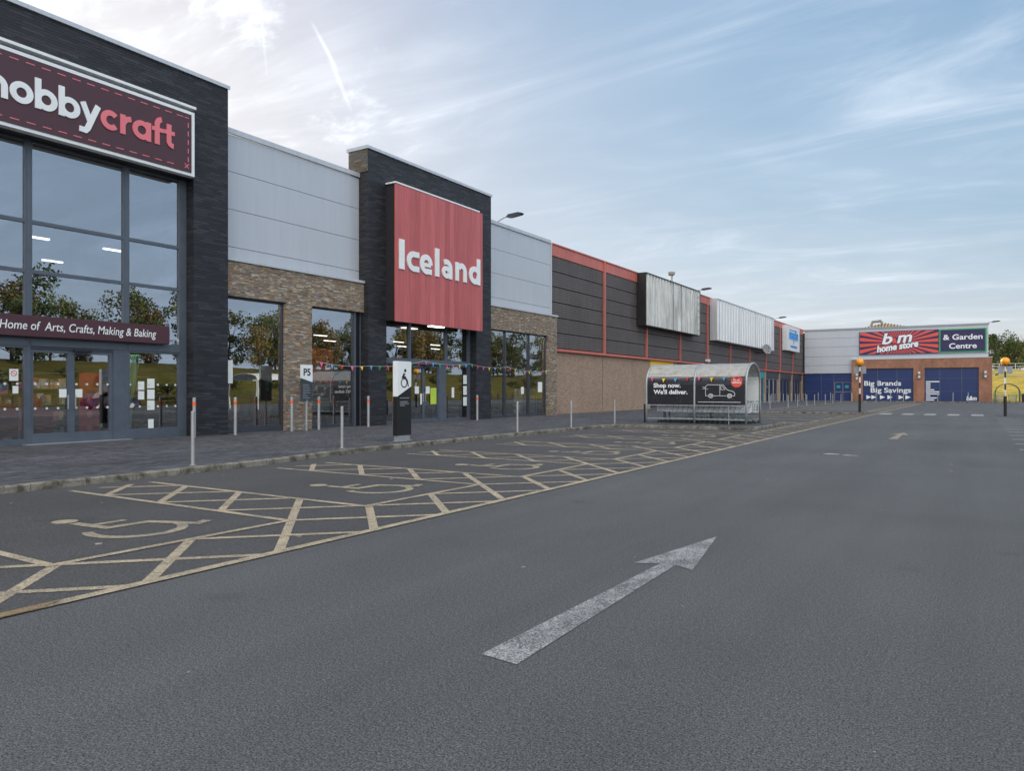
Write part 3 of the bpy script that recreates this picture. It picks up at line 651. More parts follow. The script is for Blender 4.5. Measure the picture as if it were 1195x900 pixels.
# ---------------- craft shop (dark portal at the left)
cs = thing('craft_shop', 'tall glass-fronted shop in a black split-stone portal, under the maroon sign', 'shop building', (-21.5, 11.4, 0))
mb = MB(); mb.prism([(6.75, 0), (8.05, 0), (8.05, 8.45), (14.81, 8.45), (14.81, 0), (16.11, 0), (16.11, 11.80), (6.75, 11.80)], 'x', XF, -23.2); mb.build('stone_portal', M['slate'], cs)
coping(cs, 6.68, 16.16, -23.3, XF + .06, 11.80, 11.94)
mb = MB(); mb.box((-52, 6.75, 0), (-31.6, 16.11, 11.2)).box((-31.6, 6.75, 8.75), (-23.2, 16.11, 11.2)); mb.build('rear_wall', M['grey_metal'], cs)
room(cs, 7.0, 15.9, 8.5)
# glazed wall: frame members, then each window and door
GY = [8.1, 10.06, 12.80, 14.66]
mb = MB()
for y in (10.06, 12.80): mb.box((XG - .1, y - .045, KZ), (XG + .07, y + .045, 8.45))
mb.box((XG - .1, 14.60, KZ), (XG + .07, 14.809, 8.45)); mb.box((XG - .1, 8.052, KZ), (XG + .07, 8.16, 8.45))
mb.box((XG - .1, 8.16, 2.82), (XG + .09, 10.015, 3.02)).box((XG - .1, 10.105, 2.82), (XG + .09, 12.755, 3.02)).box((XG - .1, 12.845, 2.82), (XG + .09, 14.60, 3.02))
mb.box((XG - .1, 12.40, KZ), (XG + .065, 12.755, 2.82))
mb.build('glazing_frame', M['frame_grey'], cs)
cols = ((8.16, 10.015), (10.105, 12.755), (12.845, 14.60))
for (a, b) in cols:
    for (z0, z1) in ((3.02, 4.86), (4.86, 6.22), (6.22, 8.44)): window(cs, a, b, z0, z1, XG, .05, 'frame_grey', 'glass')
window(cs, 8.16, 10.015, KZ, 2.82, XG, .06, bottom=.16); window(cs, 12.845, 14.60, KZ, 2.82, XG, .06, bottom=.30)
door(cs, 10.105, 11.2, KZ, 2.74, XG - .03, 11.10); door(cs, 11.2, 12.40, KZ, 2.74, XG - .03, 11.30)
mb = MB(); mb.box((XG - .09, 10.105, 2.742), (XG + .06, 12.40, 2.818)); mb.build('door_track', M['frame_dark'], cs)
mb = MB(); mb.box((XG + .09, 11.22, 2.70), (XG + .17, 11.72, 2.77)); mb.build('door_sensor', M['black'], cs, bevel=.01)
mb = MB(); mb.box((XG + .0, 9.9, KZ - .002), (XG + .35, 12.85, KZ + .012)); mb.build('threshold', M['galv'], cs)
# rows of safety dots on the lower glass
mb = MB()
for (a, b) in ((8.3, 9.95), (10.25, 11.05), (11.35, 12.25), (12.95, 14.5)):
    n = int((b - a) / .3) + 1
    for k in range(n):
        for z in (1.1, 1.78):
            y = a + .3 * k; mb.prism([(y + .035 * math.cos(t * math.pi / 6), z + .035 * math.sin(t * math.pi / 6)) for t in range(12)], 'x', XG + .012, XG + .016)
mb.build('glass_dots', M['white_paint'], cs)
# notices stuck to the glass
mb = MB()
for (y, z, w, h) in ((9.72, 2.02, .22, .32), (9.76, 1.62, .14, .2), (10.98, 1.52, .2, .24), (11.42, 1.52, .2, .24), (13.3, 1.75, .2, .26), (13.3, 1.45, .2, .26), (13.62, 1.82, .24, .3), (13.62, 1.48, .24, .3), (13.62, 1.14, .24, .3), (13.62, .45, .18, .5)):
    MB().box((XG + .006, y - w/2, z - h/2), (XG + .010, y + w/2, z + h/2)).build('window_notice', M['paper'], cs)
mb = MB(); q = onto('+x', (XG + .011, 9.72, 2.06)); t = MB(); stroke(t, arc(0, 0, .07, .07, 0, 360, 20)[:-1], .016, 0, .002, closed=True); stroke(t, [(-.045, .045), (.045, -.045)], .014, 0, .0035); t.map(q); t.build('no_entry_ring', M['flag_red'], cs)
# strip lights hanging inside
mb = MB()
for x in (-24.6, -28.6):
    for (y0, y1) in ((8.5, 9.2), (11.2, 11.9), (13.6, 14.3)): MB().box((x - .05, y0, 6.3), (x + .05, y1, 6.35)).build('strip_light', M['tube_light'], cs)

MB().box((-22.35, 8.4, 3.22), (-22.25, 14.4, 3.27)).build('hidden_fill_strip', M['fill_glow'], cs)  # added glowing strip, out of sight behind the fascia, brightens the stock
# red window graphics low on the glass and stock close behind it
for (y0, y1, z1) in ((8.3, 9.0, 1.05), (9.2, 9.85, 1.25), (10.2, 10.75, 1.05)):
    MB().box((XG - .06, y0, .35), (XG - .055, y1, z1)).build('window_poster', M['red_poster'], cs)
MB().box((XG - .06, 13.9, .5), (XG - .055, 14.35, 2.3)).build('window_poster', M['black_matt'], cs)

# ---- its signs
def place(mb, face, origin): return mb.map(onto(face, origin))
sg = thing('craft_shop_sign', 'long maroon sign board with pink stitching and rounded white and pink lettering', 'sign', (-21.4, 11.4, 9.4))
S0, S1, SZ0, SZ1 = 8.2, 14.67, 8.44, 10.50
mb = MB(); mb.box((-21.48, S0, SZ0), (-21.24, S1, SZ1)); mb.build('sign_box', M['sign_white'], sg, bevel=.012)
mb = MB(); mb.box((-21.242, S0 + .16, SZ0 + .10), (-21.215, S1 - .13, SZ1 - .11)); mb.build('sign_panel', M['maroon'], sg)
mb = MB(); mb.box((-21.48, S0 - .02, SZ1 + .10), (-21.20, S1 + .03, SZ1 + .18)); mb.build('light_rail', M['sign_white'], sg)
mb = MB()
def dashes(mb, a, b, n, horiz, fixed):
    p = (b - a) / n
    for k in range(n):
        u0 = a + p * k; u1 = u0 + p * .56
        if horiz: mb.box((-21.215, u0, fixed - .012), (-21.208, u1, fixed + .012))
        else: mb.box((-21.215, fixed - .014, u0), (-21.208, fixed + .014, u1))
dashes(mb, 8.50, 14.42, 15, True, 10.25); dashes(mb, 8.50, 14.1, 14, True, 8.68); dashes(mb, 8.86, 10.22, 5, False, 14.42)
mb.box((-21.215, 14.30, 10.238), (-21.208, 14.44, 10.262))
stt = MB(); stroke(stt, [(-.07, -.07), (.07, .07)], .026, 0, .008); stroke(stt, [(-.07, .07), (.07, -.07)], .026, 0, .010); place(stt, '+x', (-21.215, 14.37, 8.72))
i = len(mb.v); mb.v += stt.v; mb.f += [tuple(a + i for a in f) for f in stt.f]; mb.m += stt.m
mb.build('stitching', M['sign_pink'], sg)
XH = .57; ZB = 9.125
def glyphs_round(ch, mb, x, w, T=.155):
    """rounded heavy lower-case letters; x = left edge, w = width, x-height XH"""
    h = XH; r = (h - T) / 2; z0, z1 = 0, .03; cx = x + w / 2; rx = (w - T) / 2; top = h * 1.42
    O = lambda c, rr: stroke(mb, arc(c, h/2, rr, r, 0, 360, 28)[:-1], T, z0, z1, closed=True)
    if ch == 'o': O(cx, rx)
    elif ch == 'b': stroke(mb, [(x + T/2, 0), (x + T/2, top)], T, z0, z1 + .001); O(cx, rx)
    elif ch == 'h':
        stroke(mb, [(x + T/2, 0), (x + T/2, top)], T, z0, z1 + .001); stroke(mb, arc(cx, h - T/2 - rx, rx, rx, 180, 0, 14) + [(x + w - T/2, 0)], T, z0, z1)
    elif ch == 'c': stroke(mb, arc(cx + .02, h/2, rx + .01, r, 42, 318, 24), T, z0, z1)
    elif ch == 'a': stroke(mb, [(x + w - T/2, 0), (x + w - T/2, h)], T, z0, z1 + .001); O(cx, rx)
    elif ch == 'r':
        stroke(mb, [(x + T/2, 0), (x + T/2, h)], T, z0, z1 + .001); stroke(mb, arc(x + w + .02, h - T/2 - .20, w - T/2, .20, 175, 95, 8), T, z0, z1)
    elif ch == 'f':
        stroke(mb, [(x + .17, 0), (x + .17, h * 1.05)] + arc(x + .17 + .16, h * 1.05, .16, h * .33, 180, 95, 8)[1:], T, z0, z1 + .001); stroke(mb, [(x, h * .80), (x + w, h * .80)], T * .8, z0, z1)
    elif ch == 't':
        stroke(mb, [(x + .15, h * 1.27), (x + .15, .20)] + arc(x + .15 + .14, .20, .14, .20 - T/2, 180, 275, 8)[1:], T, z0, z1 + .001); stroke(mb, [(x - .02, h * .82), (x + w - .03, h * .82)], T * .8, z0, z1)
    elif ch == 'y':
        stroke(mb, [(x + .07, h), (cx, .04)], T, z0, z1 + .001)
        stroke(mb, [(x + w - .07, h), (cx - .08, -.14)] + [(cx - .14, -.21), (x - .02, -.20)], T, z0, z1)
for word, mat, lst in (('hobby', 'sign_white', (('h', 8.71, .54), ('o', 9.29, .57), ('b', 9.90, .57), ('b', 10.50, .57), ('y', 11.07, .57))),
                       ('craft', 'sign_pink', (('c', 11.63, .54), ('r', 12.21, .33), ('a', 12.58, .58), ('f', 13.19, .40), ('t', 13.60, .37)))):
    g = MB()
    for ch, x, w in lst: glyphs_round(ch, g, x, w)
    place(g, '+x', (-21.215, 0, ZB)); g.build('lettering', M[mat], sg)
sb = thing('strapline_sign', 'narrow brown fascia board with pale italic wording above the sliding doors', 'sign', (-21.7, 11.4, 3.35))
mb = MB(); mb.box((XG + .10, 8.55, 3.06), (-21.62, 14.05, 3.63)); mb.build('sign_panel', M['maroon'], sb, bevel=.01)
t = text_mb('The Home of  Arts, Crafts, Making & Baking', 0.335, .004, .001, width=4.85, shear=.16); place(t, '+x', (-21.616, 8.74, 3.245)); t.build('lettering', M['sign_white'], sb)

# things inside the craft shop
def a_board(loc, rz, label, mat='red_poster'):
    t = thing('poster_stand', label, 'display stand', loc, rz)
    MB().box((-.02, -.3, .12), (.02, .3, 1.25)).build('poster', M[mat], t, world=False)
    mb = MB(); mb.box((-.03, -.33, .08), (.03, -.3, 1.3)).box((-.03, .3, .08), (.03, .33, 1.3)).box((-.25, -.33, 0), (.25, -.28, .05)).box((-.25, .28, 0), (.25, .33, .05)); mb.build('frame', M['steel'], t, world=False)
    m2 = MB(); m2.box((.021, -.22, .25), (.024, -.16, 1.0)); m2.build('stripe', M['paper'], t, world=False)
    return t
a_board((-22.6, 10.45, KZ + .004), .1, 'red poster stand inside the glass of the left sliding door')
a_board((-22.6, 9.35, KZ + .004), -.1, 'red poster stand behind the leftmost ground-floor window')
t = thing('tall_banner', 'tall narrow crimson banner standing behind the right sliding door', 'banner', (-22.75, 12.15, KZ + .004))
MB().box((-.015, -.3, .05), (.015, .3, 2.0)).build('banner_cloth', M['red_poster'], t, world=False); MB().box((-.15, -.32, 0), (.15, .32, .05)).build('base', M['steel'], t, world=False)
for z in (.35, .75, 1.15):
    g = MB(); disc(g, 0, z, .09, 0, .004, 20); g.map(lambda p: Vector((.016 + p.z, p.x, p.y))); g.build('roundel', M['sign_pink'], t, world=False)
mb = MB(); pts = []
for k in range(10):
    y0 = 12.62 + .07 * k; mb.tube([(-22.4 - .05 * (k % 2), y0, KZ + .01), (-22.4 - .05 * (k % 2), y0 + .03, 1.2), (-22.4, 12.7 + .09 * k * (k > 2), 2.72)], .045, 6)
tag(mb.build('gathered_drape', M['drape'], loc=(-22.4, 12.9, KZ)), 'pale green gathered drape hanging behind the glass beside the doors', 'drape')
def shelf(loc, L, H, label, mat='goods', seed=1, rz=0):
    t = thing('display_shelf', label, 'shelving', loc, rz); rr = random.Random(seed)
    mb = MB(); mb.box((-.25, -L/2, 0), (-.22, L/2, H)); n = max(3, int(H / .45))
    for k in range(n + 1): mb.box((-.22, -L/2, k * H / n), (.22, L/2, k * H / n + .03))
    for y in (-L/2 - .03, L/2): mb.box((-.25, y, 0), (.22, y + .03, H + .05))
    mb.build('rack', M['interior'], t, world=False); g = MB()
    for k in range(n):
        y = -L/2 + .04
        while y < L/2 - .25:
            w = rr.uniform(.1, .26); h = rr.uniform(.16, .36)
            if rr.random() < .85: g.box((-.15, y, k * H/n + .031), (rr.uniform(.05, .2), y + w, k * H/n + .03 + h))
            y += w + rr.uniform(.01, .05)
    o = g.build('goods', M[mat], t, world=False); return t
shelf((-23.5, 9.3, KZ + .004), 2.2, 1.8, 'shelf of coloured craft goods deep behind the leftmost window', seed=2)
shelf((-23.3, 13.5, KZ + .004), 1.5, 1.9, 'shelf of craft goods behind the window right of the doors', 'goods', 3)
shelf((-24.6, 11.3, KZ + .004), 2.4, 2.0, 'central shelf of craft goods facing the sliding doors', seed=4)

# ---------------- food store: grey panel wing, black portal, second wing (one building)
fs = thing('food_store', 'supermarket with grey panels over brown stone either side of a black split-stone portal', 'shop building', (-21.5, 27.5, 0))
def panels(y0, y1, trim=False):
    for (z0, z1) in ((6.20, 6.62), (6.62, 7.93), (7.93, 9.24), (9.24, 10.53)):
        mb = MB(); mb.box((XP - .06, y0, z0 + .009), (XP, y1, z1 - .009)); mb.build('wall_panel', M['grey_panel'], fs)
    mb = MB(); mb.box((XP - .08, y0, 6.2), (XP - .061, y1, 10.53)); mb.build('panel_joint', M['black'], fs)
    coping(fs, y0 - .0, y1 + .0, -22.5, XP + .07, 10.56, 10.76)
panels(16.112, 22.938); panels(32.122, 39.42)
mb = MB(); mb.box((XP - .08, 39.42, 6.2), (XP + .04, 39.56, 10.56)); mb.build('corner_trim', M['pale_metal'], fs)
for (y0, y1) in ((16.112, 22.938), (32.122, 39.80)):
    mb = MB(); mb.box((XP - .3, y0, 6.08), (XS + .06, y1, 6.185)); mb.build('ledge', M['pale_metal'], fs)
mb = MB(); mb.prism([(16.112, 6.08), (16.112, 4.87), (18.82, 4.87), (18.82, 0), (20.08, 0), (20.08, 4.87), (22.938, 4.87), (22.938, 6.08)], 'x', XS, XS - .4); mb.build('stone_cladding', M['ledgestone'], fs)
mb = MB(); mb.prism([(32.122, 6.08), (32.122, 4.87), (38.67, 4.87), (38.67, 0), (39.74, 0), (39.74, 6.08)], 'x', XS, XS - .4); mb.build('stone_cladding', M['ledgestone'], fs)
mb = MB(); mb.prism([(22.94, 0), (24.05, 0), (24.05, 4.90), (30.79, 4.90), (30.79, 0), (32.12, 0), (32.12, 11.70), (22.94, 11.70)], 'x', XF, -22.6); mb.build('stone_portal', M['slate'], fs)
mb = MB(); mb.box((-22.6, 22.90, 10.765), (XF - .02, 22.938, 11.70)); mb.build('return_stone', M['ledgestone_dark'], fs)
coping(fs, 22.86, 32.17, -22.68, XF + .06, 11.702, 11.84)
# body of the block behind
mb = MB(); mb.box((-52, 16.13, 0), (-31.9, 39.7, 10.3)).box((-31.9, 16.13, 5.2), (-22.62, 39.7, 10.3)); mb.build('rear_wall', M['grey_metal'], fs)
mb = MB(); mb.box((-22.618, 16.13, 5.2), (-22.16, 22.92, 10.3)).box((-22.618, 32.13, 5.2), (-22.16, 39.7, 10.3)); mb.build('upper_wall', M['grey_metal'], fs)
room(fs, 16.2, 39.6, 5.0)
mb = MB(); mb.box((-31, 20.3, KZ), (-22.2, 20.42, 5.0)); mb.build('party_wall', M['interior'], fs)
window(fs, 16.13, 18.81, KZ, 4.86, XG - .02, .07, 'frame_dark', bottom=.22)
window(fs, 20.09, 22.50, KZ, 4.86, XG - .02, .06, 'frame_dark', bottom=.12)
mb = MB(); mb.box((XG - .12, 22.502, KZ), (XG + .05, 22.62, 4.86)).box((XG - .12, 22.9, KZ), (XG + .02, 22.937, 4.86)); mb.build('window_post', M['frame_grey'], fs)
mb = MB(); mb.box((XG - .14, 22.62, KZ), (XG - .02, 22.9, 4.86)); mb.build('infill_panel', M['black'], fs)
for (a, b) in ((32.15, 34.08), (34.16, 36.62), (36.70, 38.62)): window(fs, a, b, KZ, 4.86, XG - .02, .05, 'frame_dark', bottom=.12)
for y in (34.08, 36.62): MB().box((XG - .12, y + .002, KZ), (XG + .06, y + .078, 4.86)).build('mullion', M['frame_dark'], fs)
mb = MB()
# portal glazing
for y in (26.06, 28.80): mb.box((XG - .1, y - .04, 3.0), (XG + .07, y + .04, 4.9))
mb.box((XG - .1, 30.66, KZ), (XG + .07, 30.788, 4.9)); mb.box((XG - .1, 24.052, KZ), (XG + .07, 24.15, 4.9)); mb.box((XG - .1, 24.15, 2.82), (XG + .09, 30.66, 3.0))
mb.box((XG - .1, 28.22, KZ), (XG + .06, 28.72, 2.82)); mb.box((XG - .1, 26.02, KZ), (XG + .06, 26.10, 2.82))
mb.build('glazing_frame', M['frame_grey'], fs)
for (a, b) in ((24.15, 26.02), (26.10, 28.76), (28.84, 30.66)): window(fs, a, b, 3.0, 4.89, XG, .05, 'frame_grey')
window(fs, 24.15, 26.02, KZ, 2.82, XG, .05, bottom=.12); window(fs, 28.72, 30.66, KZ, 2.82, XG, .05, bottom=.12)
door(fs, 26.10, 27.10, KZ, 2.74, XG - .03, 27.02, .06, .16); door(fs, 27.10, 28.22, KZ, 2.74, XG - .03, 27.18, .06, .16)
mb = MB(); mb.box((XG - .09, 26.10, 2.742), (XG + .05, 28.22, 2.818)).box((XG + .09, 27.0, 2.7), (XG + .17, 27.5, 2.77)); mb.build('door_track', M['black'], fs)
mb = MB()
for (y, z, w, h) in ((26.62, 1.62, .3, .34), (27.42, 1.62, .3, .34), (29.4, 1.5, .2, .5), (30.42, 2.15, .3, .45), (30.42, 1.6, .3, .45), (30.42, 1.05, .3, .45), (26.93, 1.2, .12, .5), (16.45, 2.4, .36, .5), (16.45, 2.0, .36, .3), (36.0, 1.6, .3, .4), (38.0, 1.8, .5, .6)):
    MB().box((XG + .006, y - w/2, z - h/2), (XG + .010, y + w/2, z + h/2)).build('window_notice', M['paper'], fs)
mb = MB(); mb.box((XG + .006, 27.62, .95), (XG + .010, 28.08, 1.72)); mb.build('lime_notice', M['lime'], fs)
# loose pale cards taped inside the first window
rr = random.Random(11); mb = MB()
for k in range(24):
    y = rr.uniform(17.1, 18.45); z = rr.choice([rr.uniform(1.5, 3.0), rr.uniform(.3, 1.1)]); a = rr.uniform(0, 1.5); s_ = .13
    mb.face([(XG - .06 - .002 * k, y + s_ * math.cos(a + j * math.pi / 2), z + s_ * math.sin(a + j * math.pi / 2)) for j in range(4)])
mb.build('card_display', M['drape'], fs)
mb = MB()
for x in (-26.5, -29.0):
    for y in (17.2, 21.2, 24.6, 27.6, 30.2, 33.4, 36.6): MB().box((x - .04, y, 4.2), (x + .04, y + .8, 4.24)).build('strip_light', M['tube_light'], fs)
shelf((-23.4, 17.6, KZ + .004), 1.6, 1.0, 'low display table of goods behind the first stone-framed window', seed=5)
shelf((-23.6, 21.6, KZ + .004), 1.5, 2.6, 'tall shelf of orange-toned goods behind the second stone-framed window', 'goods', 6)
shelf((-24.6, 25.2, KZ + .004), 1.4, 1.7, 'shelf of groceries left of the supermarket doors', 'goods', 7)
shelf((-24.4, 29.9, KZ + .004), 1.4, 1.6, 'shelf of groceries right of the supermarket doors', 'goods', 8)
shelf((-23.3, 33.2, KZ + .004), 1.3, 1.5, 'pink stacked multipacks behind the supermarket side window, first bay', 'goods', 9)
def crates(loc, n, label):
    t = thing('drinks_cage', label, 'cage', loc); mb = MB(); W_ = 1.5
    for y in (-W_/2, W_/2): 
        for x in (-.35, .35): mb.box((x - .015, y - .015, 0), (x + .015, y + .015, 1.75))
    for k in range(8): mb.box((.34, -W_/2, .12 + k * .22), (.355, W_/2, .135 + k * .22))
    for k in range(9): mb.box((.335, -W_/2 + k * W_/8 - .006, .1), (.347, -W_/2 + k * W_/8 + .006, 1.75))
    mb.build('cage_frame', M['galv'], t, world=False); g = MB()
    for j in range(n):
        for k in range(5): g.box((-.3, -W_/2 + .05 + k * .285, .12 + j * .3), (.3, -W_/2 + .31 + k * .285, .39 + j * .3))
    g.build('packs', M['paper'], t, world=False)
crates((-22.75, 37.6, KZ + .004), 5, 'wire cage of pale drinks packs behind the window next to the brown corner stone')
for (a, b) in ((16.3, 18.7), (20.5, 22.4), (32.3, 38.4)): MB().box((-22.34, a, 4.94), (-22.20, b, 4.985)).build('hidden_fill_strip', M['fill_glow'], fs)  # added glowing strips, hidden behind the lintels, brighten the interior
MB().box((-22.34, 24.4, 4.94), (-22.20, 30.4, 4.985)).build('hidden_fill_strip', M['fill_glow'], fs)  # another added fill strip, unseen above the portal glazing
MB().box((XG - .08, 17.6, .35), (XG - .075, 18.4, 1.15)).build('window_poster', M['red_poster'], fs)
MB().box((XG - .6, 20.7, 1.9), (XG - .55, 21.9, 3.3)).build('window_poster', M['orange_board'], fs)
MB().box((XG - .58, 20.7, 1.0), (XG - .54, 21.9, 1.88)).build('window_poster', M['paper'], fs)
for k in range(5): MB().box((XG - .09, 24.4 + .34 * k, .5), (XG - .085, 24.66 + .34 * k, 1.1)).build('window_poster', M[('red_poster', 'paper', 'yellow', 'red_poster', 'teal')[k]], fs)
# big red board sign
ig = thing('supermarket_sign', 'huge square red boarded sign with white lettering over the supermarket doors', 'sign', (-21.2, 27.2, 7.5))
mb = MB(); mb.box((-21.498, 24.0, 4.60), (-20.96, 30.44, 10.40)); mb.build('sign_box', M['black_matt'], ig)
mb = MB(); mb.box((-20.96, 23.95, 4.55), (-20.90, 30.47, 10.42)); mb.build('board_face', M['red_boards'], ig)
mb = MB(); mb.box((-21.45, 23.93, 10.425), (-20.88, 30.2, 10.49)); mb.build('top_rail', M['sign_white'], ig)
def iceland():
    mb = MB(); T = .26; b = 0; xh = .88; cap = 1.28; z0, z1 = 0, .05
    S = lambda pts, w=T, dz=0.0: stroke(mb, pts, w, z0, z1 - dz)
    def O(x0, x1, a0=0, a1=360, dz=.001):
        cx = (x0 + x1) / 2; rx = (x1 - x0 - T) / 2
        if a1 - a0 == 360: stroke(mb, arc(cx, xh/2, rx, (xh - T)/2, 0, 360, 26)[:-1], T, z0, z1 - dz, closed=True)
        else: S(arc(cx, xh/2, rx, (xh - T * .9)/2, a0, a1, 22), T * .95, dz)
    x = 24.15; S([(x + .17, 0), (x + .17, cap)], .33)                                   # I
    S([(25.48, xh - .12)] + arc(25.12, xh/2, .33, (xh - T*.9)/2, 78, 282, 18) + [(25.48, .13)], T*.95)           # c
    S([(25.62, xh*.47), (26.30, xh*.47)], .17, .002); S(arc(25.98, xh/2, .31, (xh - T*.9)/2, -2, 292, 24) + [(26.36, .13)], T*.93)  # e
    S([(26.77, 0), (26.77, cap)], T + .03)                                                # l
    S(arc(27.45, xh - .38, .33, .27, 120, 0, 12) + [(27.78, 0)], T*.95); S(arc(27.46, .29, .22, .18, 0, 360, 20)[:-1] + [(27.68, .29)], T*.82, .002)   # a
    S([(28.30, 0), (28.30, xh)], T); S(arc(28.66, xh - .42, .28, .29, 150, 0, 12) + [(28.94, 0)], T, .002)          # n
    S([(30.08, 0), (30.08, cap)], T); O(29.28, 30.21)                                     # d
    return mb
g = iceland(); place(g, '+x', (-20.90, 0, 6.80)); g.build('lettering', M['sign_white'], ig)
MB().box((-21.3, 26.6, 4.52), (-21.0, 27.5, 4.56)).build('soffit_lamp', M['tube_light'], ig)

# ---------------- wall beyond the frame on the near side
nb = thing('neighbouring_unit', 'plain grey retail unit continuing the row out of view on the near side', 'shop building', (-22, -8, 0))
mb = MB(); mb.box((-52, -30, 0), (-22.1, 6.74, 10.4)); mb.build('wall', M['grey_metal'], nb)
mb = MB(); mb.box((-22.098, -30, 0), (-21.8, 6.74, 4.9)); mb.build('stone_cladding', M['ledgestone'], nb)

# ---------------- long charcoal-clad row
RY0, RY1 = 39.76, 116.9
rw = thing('charcoal_clad_row', 'long dark ribbed retail row with a red roof band and red cover strips', 'retail row', (-22.1, 78, 0))
mb = MB()
for k in range(6):
    z0 = 4.22 + k * .945; zb = z0 + .03; pr = [(-22.3, zb)]
    for j in range(6):
        a = zb + j * .1505; pr += [(-22.143, a + .004), (-22.13, a + .03), (-22.13, a + .12), (-22.143, a + .146)]
    pr += [(-22.3, z0 + .945)]
    mb.prism(pr, 'y', RY0, RY1)
mb.build('cladding', M['charcoal_clad'], rw)
mb = MB(); mb.box((-22.32, RY0, 4.2), (-22.3, RY1, 10.55)); mb.build('cladding_backing', M['black'], rw)
mb = MB(); mb.box((-22.3, RY0, 9.90), (-22.09, RY1, 10.58)); mb.build('roof_band', M['red_trim'], rw)
mb = MB(); mb.box((-22.5, RY0, 10.582), (-22.03, RY1, 10.66)); mb.build('roof_edge', M['red_trim'], rw)
mb = MB(); mb.box((-22.3, RY0, 4.03), (-21.98, RY1, 4.19)); mb.build('string_band', M['red_trim'], rw)
PIL = [47.2 + 7.77 * k for k in range(9)]
for y in PIL: MB().box((-22.128, y - .09, 4.192), (-22.0, y + .09, 9.898) if y > 48 else (-22.0, y + .09, 10.58)).build('cover_strip', M['red_trim'], rw)
mb = MB(); mb.box((-52, RY0, 0), (-27, RY1, 10.3)).box((-27, RY0, 4.2), (-22.33, RY1, 10.3)); mb.build('rear_wall', M['roof_felt'], rw)
mb = MB(); mb.box((-22.9, RY0, 0), (-22.2, 56.1, 4.02)); mb.build('brick_wall', M['buff_brick'], rw)
mb = MB()
for y in (47.2,): mb.box((-22.22, y - .02, 0), (-22.195, y + .02, 4.02))
mb.build('movement_joint', M['black'], rw)
mb = MB()
for y in (61.8, 69.9, 77.9, 86.3, 93.9, 101.6, 109.4, 116.6): MB().box((-22.9, y - .35, 0), (-22.15, y + .35, 4.02)).build('brick_pier', M['buff_brick'], rw)
bays = [56.1, 61.8, 69.9, 77.9, 86.3, 93.9, 101.6, 109.4, 116.6]
for i, (a, b) in enumerate(zip(bays[:-1], bays[1:])):
    a += .36 if i else .02; b -= .36; n = 3 if b - a > 5 else 2
    mat = 'teal' if i == 4 else 'frame_grey' if i != 5 else 'galv'
    for k in range(n):
        window(rw, lerp(a, b, k / n) + .01, lerp(a, b, (k + 1) / n) - .01, KZ, 3.1, -22.35, .09, mat, 'glass_dark')
    f = MB(); f.box((-22.5, a, 3.12), (-22.2, b, 4.02)); f.build('fascia', M['teal' if i == 4 else 'yellow' if i == 0 else 'frame_dark' if i != 2 else 'orange_board'], rw)
mb = MB(); mb.box((-26.98, 56.1, KZ), (-26.9, 116.6, 4.02)).box((-26.9, 56.1, 3.9), (-22.6, 116.6, 4.02)); mb.build('interior_wall', M['interior_dark'], rw)
mb = MB(); mb.box((-22.29, 76, 0.9), (-22.25, 77.5, 2.2)); 
# blank sign boxes
def blank_sign(y0, y1, z0, z1, label, mat, side, pitch, xd=-21.35, ladder=False):
    t = thing('blank_sign_box', label, 'sign box', (-21.7, (y0 + y1) / 2, (z0 + z1) / 2)); mb = MB()
    mb.box((-22.09, y0, z0 - .06), (xd - .02, y0 + .09, z1)).box((-22.09, y1 - .09, z0 - .06), (xd - .02, y1, z1)).box((-22.09, y0 + .09, z0 - .06), (xd - .03, y1 - .09, z0)).box((-22.09, y0 + .09, z1 - .08), (xd + .03, y1 - .09, z1))
    mb.build('box_frame', M[side], t); n = int((y1 - y0 - .2) / pitch); c = MB(); pr = []; p = (y1 - y0 - .2) / n
    for k in range(n):
        u = y0 + .1 + k * p; pr += [(xd - .20, u), (xd - .20, u + p * .22), (xd - .01, u + p * .34), (xd - .01, u + p * .90), (xd - .20, u + p * .999)]
    for a, b in zip(pr[:-1], pr[1:]): c.face([(a[0], a[1], z0), (b[0], b[1], z0), (b[0], b[1], z1 - .08), (a[0], a[1], z1 - .08)])
    c.build('corrugated_face', M[mat], t)
    d = MB(); rr = random.Random(int(y0))
    for k in range(5):
        y = rr.uniform(y0 + .5, y1 - .5); MB().box((xd - .008, y, z0), (xd - .004, y + .05, z1 - .08)).build('seam', M['black'], t)
    if ladder:
        l = MB(); l.box((xd, y1 - .35, z0), (xd + .03, y1 - .3, z1 - .1)); l.box((xd, y1 - 1.0, z0), (xd + .03, y1 - .95, z1 - .1))
        for k in range(6): l.box((xd + .002, y1 - .95, z0 + .4 + k * .6), (xd + .02, y1 - .35, z0 + .44 + k * .6))
        l.build('exposed_rails', M['galv'], t)
blank_sign(53.1, 66.2, 6.62, 10.62, 'blank weathered corrugated sign box with stained sheets, nearer of the two', 'corrugated_worn', 'black', .62, ladder=True)
blank_sign(71.3, 95.0, 6.55, 10.55, 'blank long corrugated sign box of cleaner pale sheets, farther of the two', 'corrugated', 'pale_metal', .95)
ms = thing('electronics_sign', 'square white sign with a blue band near the far end of the dark row', 'sign', (-21.7, 107, 8.7))
mb = MB(); mb.box((-22.09, 102.9, 7.0), (-21.5, 111.2, 10.35)); mb.build('sign_box', M['white_paint'], ms)
mb = MB(); mb.box((-21.5, 104.2, 8.5), (-21.485, 110.2, 9.45)); mb.build('blue_band', M['sky_blue'], ms)
t = text_mb('maplin', 1.75, .01, .03, width=5.4); place(t, '+x', (-21.478, 104.5, 8.72)); t.build('lettering', M['blue'], ms)
